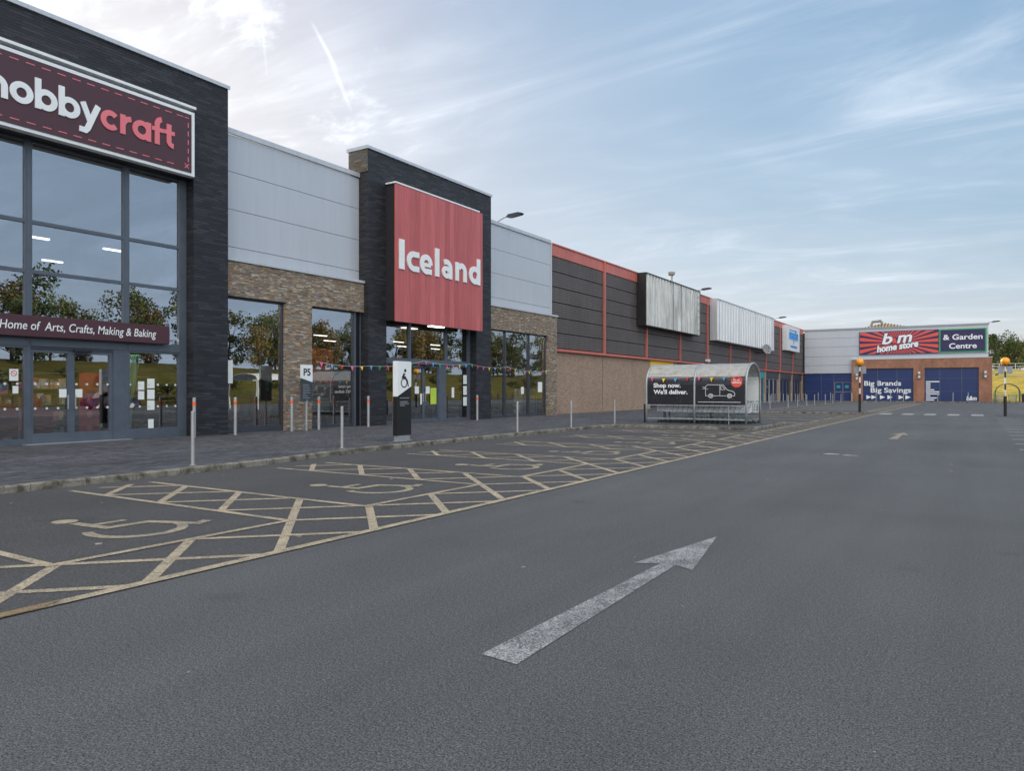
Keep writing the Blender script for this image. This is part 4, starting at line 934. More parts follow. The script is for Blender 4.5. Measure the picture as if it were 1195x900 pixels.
mb = MB(); mb.box((-21.5, 104.4, 9.72), (-21.485, 109.2, 9.86)); mb.box((-21.5, 105.2, 7.45), (-21.485, 109.4, 7.75)); mb.box((-21.5, 107.0, 8.0), (-21.485, 107.4, 8.5)); mb.build('small_print', M['blue'], ms)

# ---------------- discount store closing the car park
BY = 117.0
bm_ = thing('discount_store', 'grey store with orange brick frame and navy infill at the car park end', 'shop building', (-10, BY, 0))
BXL, BXR = -21.9, 1.2
mb = MB(); mb.box((BXL - 6, BY + .3, 0), (BXR, BY + 9.5, 10.2)); mb.build('rear_wall', M['frame_dark'], bm_)
zs = [4.1, 5.29, 6.58, 7.97, 9.25, 10.4]
for a, b in zip(zs[:-1], zs[1:]):
    mb = MB(); mb.box((BXL, BY, a + .015), (BXR, BY + .25, b - .015)); mb.build('wall_panel', M['grey_panel'], bm_)
mb = MB(); mb.prism([(BXL - .2, 10.39), (BXR + .1, 10.39), (BXR + .1, 10.60), (BXL - .2, 10.66)], 'y', BY - .08, BY + .5); mb.build('coping', M['grey_metal'], bm_)
mb = MB(); mb.box((BXL, BY + .1, 4.0), (-15.42, BY + .22, 4.1)); mb.build('panel_sill', M['navy_panel'], bm_)
BX = [-15.4, -13.95, -7.55, -6.2, 0.12, 1.62]
mb = MB(); mb.prism([(BX[0], 0), (BX[1], 0), (BX[1], 4.72), (BX[2], 4.72), (BX[2], 0), (BX[3], 0), (BX[3], 4.70), (BX[4], 4.70), (BX[4], 0), (BX[5], 0), (BX[5], 6.0), (BX[0], 6.0)], 'y', BY - .45, BY - .003); mb.build('brick_frame', M['orange_brick'], bm_)
mb = MB(); mb.box((BX[0] - .05, BY - .5, 6.0), (BX[5] + .05, BY + .0, 6.1)); mb.build('brick_coping', M['pale_metal'], bm_)
def navy_infill(x0, x1, z1, ms_, y, name='shutter_panel'):
    o = MB().box((x0 + .002, y, 0), (x1 - .002, y + .06, z1)).build(name, M['navy_panel'], bm_)
    g = MB()
    for x in ms_: g.box((x - .03, y - .02, .1), (x + .03, y, z1))
    for z in (1.5, 3.25):
        if z < z1: g.box((x0, y - .012, z - .015), (x1, y, z + .015))
    g.build('mullion', M['frame_grey'], o); return o
navy_infill(BX[1], BX[2], 4.72, (-12.06, -9.6), BY - .2); navy_infill(BX[3], BX[4], 4.70, (-4.38, -1.82), BY - .2)
navy_infill(BXL, BX[0], 4.0, (-19.6, -17.9), BY + .14)
d = MB().box((-17.75, BY + .10, .1), (-15.5, BY + .14, 2.75)).build('double_door', M['navy_panel'], bm_)
g = MB()
for x in (-17.75, -16.64, -15.54): g.box((x - .03, BY + .07, .1), (x + .03, BY + .10, 2.8))
g.box((-17.72, BY + .07, 2.75), (-15.57, BY + .098, 2.8)); g.box((-17.72, BY + .07, 1.35), (-15.57, BY + .095, 1.42)); g.build('door_frame', M['concrete'], d)
g = MB().box((-17.5, BY + .08, 1.95), (-17.0, BY + .098, 2.35)).box((-16.35, BY + .08, 1.95), (-15.85, BY + .098, 2.35)); g.build('door_notice', M['teal'], d)
def wall_text(s, x, z, size, width, parent, mat='sign_white', y=BY - .205, bold=.02, shear=0):
    t = text_mb(s, size, .01, bold, width=width, shear=shear); place(t, '-y', (x, y, z)); return t.build('lettering', M[mat], parent)
wall_text('Big Brands', -13.78, 2.30, .95, 4.7, bm_); wall_text('Big Savings', -12.95, 1.32, .95, 5.1, bm_)
g = MB()
for x in (-13.5, -12.85, -11.75, -10.8, -9.4, -8.55):
    MB().prism([(x, .34), (x + .66, .64), (x, .94)], 'y', BY - .21, BY - .2).build('arrow_mark', M['sign_white'], bm_)
g = MB(); rr = random.Random(4)
for k in range(10): g.box((-6.05, BY - .21, .22 + .28 * k), (-6.05 + rr.choice([.55, 1.0, 1.3, 1.6]), BY - .2, .36 + .28 * k))
g.build('goods_list', M['sign_white'], bm_)
wall_text('b&m', -1.3, .28, .8, 1.2, bm_, bold=.03, shear=.2)
st = thing('discount_store_sign', 'wide sign with red rays bursting over navy behind slanted white lettering', 'sign', (-9.4, BY - .1, 8.3))
X0, X1, Z0, Z1 = -14.45, -4.52, 6.72, 9.98
mb = MB(); mb.box((X0, BY - .16, Z0), (X1, BY - .002, Z1)); mb.build('sign_panel', M['navy'], st)
g = MB(); cx, cz = -9.3, 8.3; N_ = 36
for k in range(N_):
    a0 = 2 * math.pi * k / N_; a1 = a0 + 2 * math.pi / N_ * .56; R_ = 12
    q = clip([(cx, cz), (cx + R_ * math.cos(a0), cz + R_ * math.sin(a0)), (cx + R_ * math.cos(a1), cz + R_ * math.sin(a1))], X0 + .08, X1 - .05, Z0 + .08, Z1 - .08)
    if q: g.face([(p[0], BY - .166, p[1]) for p in q])
g.build('rays', M['burst_red'], st)
def outlined(s, x, z, size, width, rot, parent, dy=0):
    for bold, mat, off, ww in ((.13, 'navy', .02, .16), (.06, 'sign_white', .035, 0)):
        t = text_mb(s, size, .012, bold, width=width + ww, shear=.25)
        t.v = [((v[0] - ww / 2) * math.cos(rot) - v[1] * math.sin(rot), (v[0] - ww/2) * math.sin(rot) + v[1] * math.cos(rot), v[2]) for v in t.v]
        place(t, '-y', (x, BY - .165 - off, z)); t.build('lettering', M[mat], parent)
outlined('b', -11.5, 8.16, 2.1, 1.4, R(4), st); outlined('m', -9.6, 8.30, 2.1, 1.95, R(4), st); outlined('home store', -12.15, 7.02, 1.25, 5.3, R(8), st)
g = MB(); disc(g, -9.93, 8.62, .62, 0, .012, 24, ry=.5); place(g, '-y', (0, BY - .172, 0)); g.build('lettering_backing', M['navy'], st)
t = text_mb('&', 1.0, .012, .05, width=.66); place(t, '-y', (-10.20, BY - .225, 8.28)); t.build('ampersand', M['burst_red'], st)
gs = thing('garden_centre_sign', 'navy sign with a green border and white lettering at the right end of the store', 'sign', (-1.9, BY - .1, 8.3))
X0, X1 = -4.46, 1.0
mb = MB(); mb.box((X0, BY - .18, Z0 + .05), (X1, BY - .002, Z1 - .02)); mb.build('sign_border', M['green'], gs)
mb = MB(); mb.box((X0 + .16, BY - .19, Z0 + .20), (X1 - .16, BY - .181, Z1 - .17)); mb.build('sign_panel', M['navy'], gs)
for s, x, z, w in (('& Garden', -4.0, 8.5, 4.55), ('Centre', -3.3, 7.3, 3.2)): wall_text(s, x, z, 1.0, w, gs, y=BY - .195, bold=.02)
# ribbed tan lantern roof and cowl behind the parapet
rf = thing('ribbed_roof_lantern', 'low tan ribbed roof rising behind the store parapet with a rounded cowl on it', 'roof lantern', (-11.0, BY + 5, 10.2))
mb = MB(); A = Vector((-11.6, BY + 5, 11.55)); c4 = [Vector((-17.2, BY + 2, 10.2)), Vector((-6.2, BY + 2, 10.2)), Vector((-6.2, BY + 8, 10.2)), Vector((-17.2, BY + 8, 10.2))]
for k in range(4): mb.face([c4[k], c4[(k + 1) % 4], A])
mb.build('roof', M['tan_tile'], rf); g = MB()
for k in range(26):
    x = -17.0 + k * .42; t_ = 1 - abs((x + 11.6) / (5.5)); t_ = max(0, min(1, t_)); p = Vector((x, BY + 2, 10.2)); q = Vector((x, lerp(BY + 2, BY + 5, t_), lerp(10.2, 11.55, t_)))
    if (q - p).length > .3: g.bar(p + Vector((0, 0, .04)), q + Vector((0, 0, .04)), .12, .08)
g.build('ribs', M['amber'] if False else M['bark'], rf)
g = MB(); g.tube([(-13.4, BY + 4.2, 11.1), (-13.2, BY + 4.2, 11.75), (-12.1, BY + 4.2, 11.85), (-11.9, BY + 4.2, 11.5)], .22, 10); g.build('cowl', M['concrete'], rf)

# ============================================================ STREET FURNITURE
# ---- bollards
def make_orange_bollard(label, loc):
    t = thing('banded_bollard', label, 'bollard', loc, group='orange-banded steel bollards along the shop fronts')
    mb = MB(); mb.tube([(0,0,-.02), (0,0,1.0)], .053, 16); mb.tube([(0,0,1.12), (0,0,1.235), (0,0,1.25)], [.053, .053, .042], 16); mb.build('post', M['steel'], t, world=False)
    MB().tube([(0,0,1.0), (0,0,1.12)], .056, 16).build('reflective_band', M['orange_band'], t, world=False); return t
OB = [(-21.05, 14.52, 'orange-banded bollard against the right pier of the craft shop, behind a plain kerb post'),
      (-20.95, 15.98, 'orange-banded bollard in front of the first stone-framed window, beside the black pier'),
      (-21.0, 18.42, 'orange-banded bollard at the left edge of the stone pier, left of the P5 sign'),
      (-21.0, 19.72, 'orange-banded bollard at the left edge of the second stone-framed window, right of the P5 sign'),
      (-21.0, 22.4, 'orange-banded bollard before the left black pier of the supermarket portal'),
      (-21.0, 23.95, 'orange-banded bollard just left of the black totem, before the supermarket glass'),
      (-21.0, 30.15, 'orange-banded bollard right of the supermarket doors, alone before the right black pier')]
b0 = None
for x, y, lb in OB:
    if b0 is None: b0 = make_orange_bollard(lb, (x, y, KZ))
    else: dup(b0, (x, y, KZ), label=lb)
def make_kerb_bollard(label, loc):
    t = thing('steel_bollard', label, 'bollard', loc, group='plain slim steel bollards along the kerb')
    MB().tube([(0,0,-.02), (0,0,1.06), (0,0,1.07)], [.038, .038, .030], 14).build('post', M['steel'], t, world=False)
    MB().tube([(0,0,-.01), (0,0,.006)], .07, 14).build('collar', M['concrete'], t, world=False); return t
KBL = [(-13.12, 9.02, 'plain steel bollard nearest the camera at the kerb, below the craft shop window'),
       (-13.8, 13.75, 'plain steel bollard at the kerb left of the black totem, below the second stone-framed window'),
       (-13.8, 22.3, 'plain steel bollard at the kerb before the supermarket side windows'),
       (-13.8, 26.4, 'plain steel bollard at the kerb before the start of the buff brick wall'),
       (-13.8, 30.6, 'plain steel bollard at the kerb, last one left of the trolley shelter')]
ordw = ['first', 'second', 'third', 'fourth', 'fifth', 'sixth', 'seventh', 'eighth', 'ninth', 'tenth', 'eleventh', 'twelfth']
k0 = None
for x, y, lb in KBL:
    if k0 is None: k0 = make_kerb_bollard(lb, (x, y, KZ))
    else: dup(k0, (x, y, KZ), label=lb)
for i, y in enumerate((61.5, 68.2, 72.3, 76.6, 80.7, 87.0, 92.0, 98.0, 107.5)):
    dup(k0, (-14.15, y, KZ), label='distant kerb bollard beyond the trolley shelter, %s counting from the shelter' % ordw[i])
def regroup(o, g): o['group'] = g; return o
for i, y in enumerate((86.9, 88.85, 90.3, 92.0, 94.0, 96.6, 98.6, 101.2, 103.9, 106.2, 108.9, 110.6)):
    regroup(dup(k0, (-20.6, y, KZ), label='slim bollard by the far windows of the dark row, %s from the teal shop' % ordw[i]), 'bollards before the far shop windows')
for i, (x, lb) in enumerate(((-19.7, 'by the navy wall, nearest the inside corner'), (-18.0, 'by the navy wall, left of the double door'), (-15.0, 'in front of the left brick pier of the far store'),
                             (-11.9, 'beneath the left end of the Big Savings wording'), (-10.1, 'beneath the middle of the Big Savings wording'), (-8.55, 'beneath the right end of the Big Savings wording'),
                             (-4.5, 'before the right navy infill, leftmost'), (-2.75, 'before the right navy infill, middle'), (-1.05, 'before the right navy infill, beside the small white logo'), (1.75, 'at the right corner of the far store brickwork'))):
    o = regroup(dup(k0, (x, 113.4 if i > 1 else 115.2, KZ), label='slim bollard ' + lb), 'bollards before the far store'); o.scale = (1.3, 1.3, 1.12)

# ---- P5 sign on a post and the disabled parking totem
t = thing('parking_zone_sign', 'small P5 parking zone sign on a grey post before the stone pier', 'sign', (-20.85, 18.98, KZ))
MB().tube([(0,0,-.02), (0,0,1.15)], .04, 14).build('post', M['galv'], t, world=False)
mb = MB(); mb.prism([(-.26, 1.08), (.26, 1.08), (.26, 1.78), (-.26, 1.92)], 'x', -.035, .035); mb.build('lower_panel', M['frame_dark'], t, world=False)
mb = MB(); mb.prism([(-.26, 1.925), (.26, 1.785), (.26, 2.42), (-.26, 2.42)], 'x', -.038, .038); mb.build('white_panel', M['sign_white'], t, world=False)
w_ = text_mb('P5', .36, .006, .008); w_.map(lambda p: Vector((.042 + p.z, p.x - .19, p.y + 2.03))); w_.build('lettering', M['black'], t, world=False)
g = MB(); rr = random.Random(5)
for k in range(9): g.box((.035, -.2, 1.68 - k * .06), (.038, -.2 + rr.uniform(.15, .36), 1.695 - k * .06))
g.build('small_print', M['galv'], t, world=False)
t = thing('disabled_parking_totem', 'black totem with a white slant-cut head and wheelchair symbol on the kerbside', 'sign totem', (-14.25, 16.62, KZ))
MB().box((-.10, -.36, 0), (.10, .36, .012)).box((-.075, -.27, .012), (.075, .27, .17)).build('base', M['galv'], t, world=False)
mb = MB(); mb.prism([(-.31, .17), (.31, .17), (.31, 1.60), (-.31, 1.30)], 'x', -.085, .085); mb.build('column', M['black'], t, world=False, bevel=.006)
mb = MB(); mb.prism([(-.31, 1.303), (.31, 1.603), (.31, 2.33), (-.31, 2.33)], 'x', -.088, .088); mb.build('white_head', M['sign_white'], t, world=False, bevel=.006)
g = MB(); disc(g, .03, 2.06, .048, 0, .005, 20); stroke(g, [(0.0, 1.98), (-.07, 1.87), (.06, 1.85)], .075, 0, .0045); stroke(g, arc(-.02, 1.70, .125, .125, 100, 400, 26), .034, 0, .004); stroke(g, [(.06, 1.84), (.13, 1.76), (.17, 1.60)], .045, 0, .0035); stroke(g, arc(-.02, 1.70, .125, .125, 40, 100, 8), .034, 0, .003)
g.map(lambda p: Vector((.088 + p.z, p.x, p.y))); g.build('wheelchair_symbol', M['black'], t, world=False)
g = MB()
for k, (a, z) in enumerate(((.42, 1.25), (.34, 1.14), (.40, 1.085), (.22, 1.03))): g.box((.085, -.20, z), (.088, -.20 + a, z + .022))
g.build('small_print', M['galv'], t, world=False)

# ---- trolley shelter
SX = [-12.93, -10.67, -8.40]; SY0, SY1 = 32.2, 34.6
def hoop(z_spring=1.85, top=2.80, n=18):
    cy = (SY0 + SY1) / 2; ry = (SY1 - SY0) / 2
    return [(SY0, KZ)] + [(SY0, 1.0)] + [(cy - ry * math.cos(math.pi * k / n), z_spring + (top - z_spring) * math.sin(math.pi * k / n) ** .9) for k in range(n + 1)] + [(SY1, 1.0), (SY1, KZ)]
def make_shelter(t):
    H = hoop()
    for x in SX: MB().tube([(x, y, z) for y, z in H], .048, 12).build('hoop', M['galv'], t, smooth=True)
    for (yy, z, r) in ((SY0, .33, .022), (SY1, .33, .022), (SY0, .93, .02), (SY1, .93, .02)):
        MB().bar((SX[0] + .05, yy, z), (SX[2] - .05, yy, z), r * 2).build('rail', M['galv'], t)
    # graphic panels follow the hoop up to z = 2.25, clear roof above them
    arcp = H[2:-2]
    cut = [p for p in arcp if p[1] <= 2.28]; front = [(SY0, .97), (SY0, 1.45)] + [p for p in cut if p[0] < 33.4]; top = [front[-1]] + [p for p in arcp if p[1] > 2.28] + [[p for p in cut if p[0] > 33.4][0]]
    back = [p for p in cut if p[0] > 33.4] + [(SY1, 1.45), (SY1, .97)]
    for i in (0, 1):
        x0, x1 = SX[i] + .05, SX[i + 1] - .05
        for prof, nm, mt, dz in ((front, 'graphic_panel', 'black_gloss', 0), (top, 'clear_roof', 'poly', 0), (back, 'rear_panel', 'sign_white', 0)):
            mb = MB()
            for a, b in zip(prof[:-1], prof[1:]):
                mb.face([(x0, a[0], a[1]), (x1, a[0], a[1]), (x1, b[0], b[1]), (x0, b[0], b[1])])
            o = mb.build(nm, M[mt], t); s_ = o.modifiers.new('thick', 'SOLIDIFY'); s_.thickness = .008
    return t
M['black_gloss'] = plain('black_gloss', (0.022, 0.023, 0.030), 0.25, var=0.08)
t = make_shelter(thing('trolley_shelter', 'arched trolley shelter with black delivery advert panels on the paved build-out', 'trolley shelter', (-10.67, 33.4, KZ)))
for x, y in ((-13.02, SY0 + .02), (-12.98, SY1 + .05), (-12.72, SY1 + .05)): MB().bar((x, y, KZ), (x, y, .98), .07).build('guard_post', M['black'], t)
MB().bar((-9.15, SY0 + .02, KZ), (-9.15, SY0 + .02, .95), .03).build('strut', M['galv'], t)
yP = SY0 - .012
def shtext(s, x, z, size, w, mat='sign_white', bold=.006, y=yP):
    o = text_mb(s, size, .004, bold, width=w); place(o, '-y', (x, y, z)); return o.build('lettering', M[mat], t)
shtext('Shop now.', -12.58, 1.74, .27, 1.28, bold=.009); shtext("We'll deliver.", -12.58, 1.44, .27, 1.60, bold=.009)
g = MB(); L_ = .017; vx, vz = -10.18, 1.33
S = lambda pts, closed=False, w=L_: stroke(g, [(vx + a * .96, vz + b * .86) for a, b in pts], w, 0, .003 + .0004 * (len(g.f) % 7), closed)
S([(.02, .18), (.02, .52), (.12, .60), (.82, .60), (1.02, .34), (1.28, .26), (1.36, .16), (1.34, .04), (1.25, .04)])
S([(.98, .04), (.38, .04)]); S([(.14, .04), (.02, .04), (.02, .18)]); S([(.68, .60), (.68, .06)])
S([(.72, .53), (.80, .53), (.92, .36), (.72, .36)], True); S([(.02, .46), (-.12, .50), (-.02, .42), (-.14, .40), (.14, .38)])
for cx in (.26, 1.12):
    S(arc(cx, .04, .10, .10, 0, 360, 20)[:-1], True, .022); S(arc(cx, .04, .045, .045, 0, 360, 14)[:-1], True, .02)
stroke(g, [(-10.5, 1.09), (-8.62, 1.09)], .018, 0, .003); place(g, '-y', (0, yP, 0)); g.build('van_outline', M['sign_white'], t)
g = MB(); disc(g, -8.80, 1.98, .25, 0, .006, 32); place(g, '-y', (0, yP, 0)); g.build('red_roundel', M['burst_red'], t)
shtext('Free', -8.93, 2.02, .12, .25, y=yP - .008, bold=.003); shtext('delivery', -9.0, 1.91, .12, .40, y=yP - .008, bold=.003)

# ---- nested trolleys
M['bright_wire'] = plain('bright_wire', (0.72, 0.76, 0.80), .35, .1)
M['handle_grey'] = plain('handle_grey', (0.2, 0.22, 0.25), .5)
def make_trolley(label, loc):
    t = thing('shopping_trolley', label, 'trolley', loc, group='nested shopping trolleys in the shelter')
    mb = MB(); r = .019
    def P(x, s, z):              # basket tapers to the front (-x)
        w = .18 + .09 * (x + .42) / .84; return (x, s * w, z)
    for s in (-1, 1):
        for k in range(12):
            x = -.40 + k * .075; zb = .50 + .05 * (.42 - x) / .84; mb.bar(P(x, s, zb), P(x + .01, s, .92), r)
        for z in (.55, .67, .80, .93): mb.bar(P(-.42, s, z), P(.42, s, z), r if z < .9 else .024)
    r = .019
    for k in range(7): mb.bar((-.42, -.18 + k * .06, .54), (-.42, -.18 + k * .06, .93), r); mb.bar((-.42, -.15 + k * .05, .54), (.42, -.24 + k * .08, .50), r)
    for z in (.55, .74, .93): mb.bar((-.42, -.18, z), (-.42, .18, z), .012)
    mb.build('wire_basket', M['bright_wire'], t, world=False); f = MB()
    for s in (-1, 1): f.tube([(.46, s * .26, 1.0), (.42, s * .27, .90), (.30, s * .26, .45), (-.1, s * .23, .30), (.30, s * .27, .17), (.45, s * .28, .16)], .013, 6); f.tube([(.45, s * .28, .16), (-.40, s * .17, .14)], .013, 6)
    f.bar((-.40, -.17, .14), (-.40, .17, .14), .02); f.build('chassis', M['trolley_base'], t, world=False)
    MB().tube([(.46, -.28, 1.0), (.46, .28, 1.0)], .018, 8).build('handle', M['handle_grey'], t, world=False)
    for x, s in ((-.38, -.17), (-.38, .17), (.42, -.28), (.42, .28)): MB().tube([(x, s - .015, .06), (x, s + .015, .06)], .06, 12).build('wheel', M['rubber'], t, world=False)
    return t
t0 = None
NT = 15
for i in range(NT):
    x = -12.15 + i * .235; lb = 'nested trolley in the shelter, %s' % ('leftmost of the row' if i == 0 else 'at the open right end of the row' if i == NT - 1 else 'number %d of the row from the left' % (i + 1))
    if t0 is None: t0 = make_trolley(lb, (x, 32.85, KZ))
    else: dup(t0, (x, 32.85, KZ), label=lb)
for i in range(12):
    x = -11.4 + i * .24; dup(t0, (x, 33.75, KZ), label='trolley in the back row of the shelter, %s from the right end' % ordw[11 - i])

# ---- bunting
def bunting(name, label, pts, step, size, seed, out):
    t = thing(name, label, 'bunting', pts[0]); rr = random.Random(seed); P = []
    for a, b in zip(pts[:-1], pts[1:]):
        a, b = Vector(a), Vector(b); L = (b - a).length; n = max(4, int(L / .3)); sag = .03 * L
        for k in range(n): u = k / n; P.append(a.lerp(b, u) - Vector((0, 0, sag * 4 * u * (1 - u))))
    P.append(Vector(pts[-1])); MB().tube(P, .006, 5).build('cord', M['white_paint'], t)
    d = 0; nxt = step * .5; c = 0
    for a, b in zip(P[:-1], P[1:]):
        L = (b - a).length
        while d + L > nxt:
            p = a.lerp(b, (nxt - d) / L); u = (b - a).normalized(); h = size * rr.uniform(.9, 1.15); tw = rr.uniform(-.04, .04)
            mb = MB(); A, B_, C_ = p - u * size * .42, p + u * size * .42, p + Vector((0, 0, -h)) + Vector(out) * tw
            mb.face([A, B_, C_]); mb.face([A - Vector(out) * .004, C_ - Vector(out) * .004, B_ - Vector(out) * .004]); mb.build('flag', FLAGS[c % 5], t); c += rr.choice([1, 1, 2]); nxt += step
        d += L
bunting('bunting', 'string of small coloured triangular flags strung across the supermarket front',
        [(-21.55, 20.1, 2.72), (-21.35, 22.94, 2.62), (-21.35, 26.4, 2.95), (-21.35, 30.0, 2.92), (-21.35, 33.5, 2.86), (-21.55, 38.6, 2.80)], .52, .18, 5, (1, 0, 0))
bunting('bunting', 'short string of flags sagging along the black panels of the trolley shelter',
        [(-12.9, SY0 - .07, 2.2), (-10.67, SY0 - .07, 2.22), (-8.5, SY0 - .07, 2.24)], .55, .17, 6, (0, 1, 0))

# ---- belisha beacons with their backed signs
def beacon(label, loc):
    t = thing('belisha_beacon', label, 'crossing beacon', loc, group='striped crossing beacons')
    MB().tube([(0,0,-.02), (0,0,1.25)], .085, 16).build('base_sleeve', M['black'], t, world=False)
    z = 1.25; c = True
    for k in range(5):
        MB().tube([(0,0,z), (0,0,z + .38)], .05, 14).build('white_band' if c else 'black_band', M['white_paint' if c else 'black'], t, world=False); z += .38; c = not c
    mb = MB(); n = 20; pr = []
    for k in range(13): a = math.pi * k / 12; pr.append((.25 * math.sin(a) + .002, -.25 * math.cos(a)))
    mb.tube([(0, 0, 3.40 + p[1]) for p in pr], [p[0] for p in pr], n); mb.build('globe', M['amber'], t, world=False, smooth=True)
    MB().tube([(0,0,3.10), (0,0,3.17)], .10, 14).build('globe_collar', M['black'], t, world=False)
    for s in (-1, 1):
        q = MB(); q.box((s * .09, .06, 2.62), (s * .38, .085, 3.10)).box((s * .14, .045, 2.70), (s * .33, .06, 2.72)).box((s * .14, .045, 2.98), (s * .33, .06, 3.0)); q.build('sign_back', M['grey_metal'], t, world=False)
    return t
bc = beacon('black and white beacon with an amber globe at the left end of the crossing', (-6.75, 54.9, KZ))
rb = dup(bc, (1.44, 55.0, 0.0), label='black and white beacon with an amber globe right of the crossing, before the grass bank')
mb = MB(); mb.prism([(1.0, 54.6), (5.0, 54.6), (5.0, 58.5), (1.3, 58.5), (.9, 57.9)], 'z', -.04, .005); kind(mb.build('crossing_landing', M['paver']), 'structure')

# ---- lights, dish, flue, small fixings
def roof_lamp(label, loc, rz=0, g='floodlights on arms above the parapet'):
    t = thing('roof_floodlight', label, 'floodlight', loc, rz, g)
    MB().tube([(-.6, 0, -.25), (-.3, 0, .15), (.35, 0, .42), (.7, 0, .45)], .035, 8).build('arm', M['galv'], t, world=False)
    mb = MB(); mb.prism([(.55, .40), (.75, .36), (1.45, .44), (1.55, .52), (1.35, .58), (.7, .54)], 'y', -.17, .17); mb.build('lamp_head', M['frame_dark'], t, world=False); return t
rl = roof_lamp('floodlight over the grey panels right of the supermarket portal', (-22.5, 34.4, 10.74))
dup(rl, (-22.6, 68.5, 10.66), label='floodlight above the roof edge between the two blank sign boxes'); dup(rl, (-22.6, 100.5, 10.66), label='floodlight above the roof edge beside the white and blue sign')
dup(rl, (1.0, BY + .4, 10.3), label='floodlight sticking out from the right top corner of the far store')
t = thing('satellite_dish', 'grey round satellite dish below the long corrugated sign box', 'satellite dish', (-21.9, 89.2, 6.3))
mb = MB(); rings = []; n = 24
ax = Vector((.75, -.60, .25)).normalized(); u = ax.cross(Vector((0,0,1))).normalized(); v = ax.cross(u)
for k in range(7):
    r = .60 * k / 6; dd = .14 * (k / 6) ** 2; rings.append([Vector((-20.9, 89.0, 6.4)) + ax * dd + u * (r * math.cos(2*math.pi*j/n)) + v * (r * math.sin(2*math.pi*j/n)) for j in range(n)])
for k in range(6):
    for j in range(n): mb.face([rings[k][j], rings[k][(j+1) % n], rings[k+1][(j+1) % n], rings[k+1][j]])
o = mb.build('dish', M['galv'], t, smooth=True); s_ = o.modifiers.new('thick', 'SOLIDIFY'); s_.thickness = .03
mb = MB(); C_ = Vector((-20.9, 89.0, 6.4)); mb.tube([(-22.1, 89.2, 6.0), (-21.4, 89.2, 6.0), C_ - ax * .05], .06, 8); mb.tube([C_ + v * .55 + ax * .12, C_ + ax * .5], .02, 6); mb.tube([C_ + ax * .47, C_ + ax * .58], .05, 8); mb.build('bracket', M['frame_dark'], t)
t = thing('roof_flue', 'thin capped metal flue pipe standing above the nearer blank sign box', 'flue', (-25.5, 70.0, 10.3))
MB().tube([(0,0,0), (0,0,2.75)], .13, 12).build('pipe', M['galv'], t, world=False); MB().tube([(0,0,2.6), (0,0,2.72), (0,0,2.95), (0,0,3.0)], [.2, .34, .34, .1], 14).build('cap', M['concrete'], t, world=False)
def wall_lamp(label, loc):
    t = thing('wall_lamp', label, 'wall lamp', loc, group='up and down lamps on the brick piers')
    mb = MB(); mb.box((-.15, -.3, -.08), (.15, 0, .08)); mb.build('bracket', M['concrete'], t, world=False)
    for z in (-.42, .14): MB().tube([(0, -.28, z), (0, -.28, z + .3)], .15, 12).build('lamp', M['white_paint'], t, world=False)
    return t
wl = wall_lamp('up-and-down lamp on the middle brick pier of the far store', (-6.85, BY - .45, 3.75))
dup(wl, (.85, BY - .45, 3.75), label='up-and-down lamp on the right brick pier of the far store'); dup(wl, (-14.7, BY - .45, 3.6), label='up-and-down lamp on the left brick pier of the far store')
t = thing('security_camera', 'small camera on an arm at the right edge of the far store brickwork', 'camera', (1.62, BY - .3, 3.8))
mb = MB(); mb.bar((0,0,0), (.55, -.1, .0), .07); mb.build('arm', M['galv'], t, world=False); mb = MB(); mb.bar((.35, -.1, -.2), (.85, -.2, .1), .16); mb.build('housing', M['frame_dark'], t, world=False)
tag(MB().box((-22.12, 70.0, 4.35), (-21.8, 70.5, 4.6)).build('alarm_box', M['white_paint'], loc=(-21.95, 70.2, 4.4)), 'small white alarm box just above the red band, right of the yellow fascia', 'alarm box')

# ---- trolley bay beyond the far store corner, bin, fence
t = thing('cycle_arch', 'thin metal arch frame over the blue trolleys beside the grass bank', 'trolley bay', (3.2, 113.4, KZ))
for y in (112.6, 114.6): MB().tube([(1.9, y, KZ), (1.9, y, 1.35)] + [(3.2 - 1.3 * math.cos(math.pi * k / 14), y, 1.35 + 1.1 * math.sin(math.pi * k / 14)) for k in range(1, 14)] + [(4.5, y, 1.35), (4.5, y, KZ)], .05, 8).build('arch', M['frame_grey'], t)
for z in (.5, 1.2): MB().bar((1.9, 112.6, z), (1.9, 114.6, z), .05).build('rail', M['frame_grey'], t); MB().bar((4.5, 112.6, z), (4.5, 114.6, z), .05).build('rail', M['frame_grey'], t)
M['bluegrey'] = plain('bluegrey', (0.10, 0.20, 0.30), .5)
def flatbed(label, loc):
    t = thing('garden_trolley', label, 'trolley', loc, group='blue garden trolleys'); mb = MB()
    for z in (.35, .55, .75, .95): mb.bar((-.42, 0, z), (.42, 0, z), .035); mb.bar((-.42, .7, z), (.42, .7, z), .035)
    for k in range(8): mb.bar((-.42 + k * .12, 0, .3), (-.42 + k * .12, 0, .98), .03); mb.bar((-.42, .1 * k, .3), (-.42, .1 * k, .98), .03); mb.bar((.42, .1 * k, .3), (.42, .1 * k, .98), .03)
    mb.box((-.42, 0, .26), (.42, .7, .3)); mb.build('cage', M['bluegrey'], t, world=False)
    for x in (-.35, .35):
        for y in (.08, .62): MB().tube([(x - .02, y, .12), (x + .02, y, .12)], .12, 12).build('wheel', M['rubber'], t, world=False)
    return t
fb = flatbed('blue caged trolley at the left under the metal arch', (2.45, 112.9, KZ)); dup(fb, (3.75, 112.9, KZ), label='blue caged trolley at the right under the metal arch')
t = thing('litter_bin', 'black square litter bin at the right edge of the picture before the grass', 'bin', (5.0, 113, KZ))
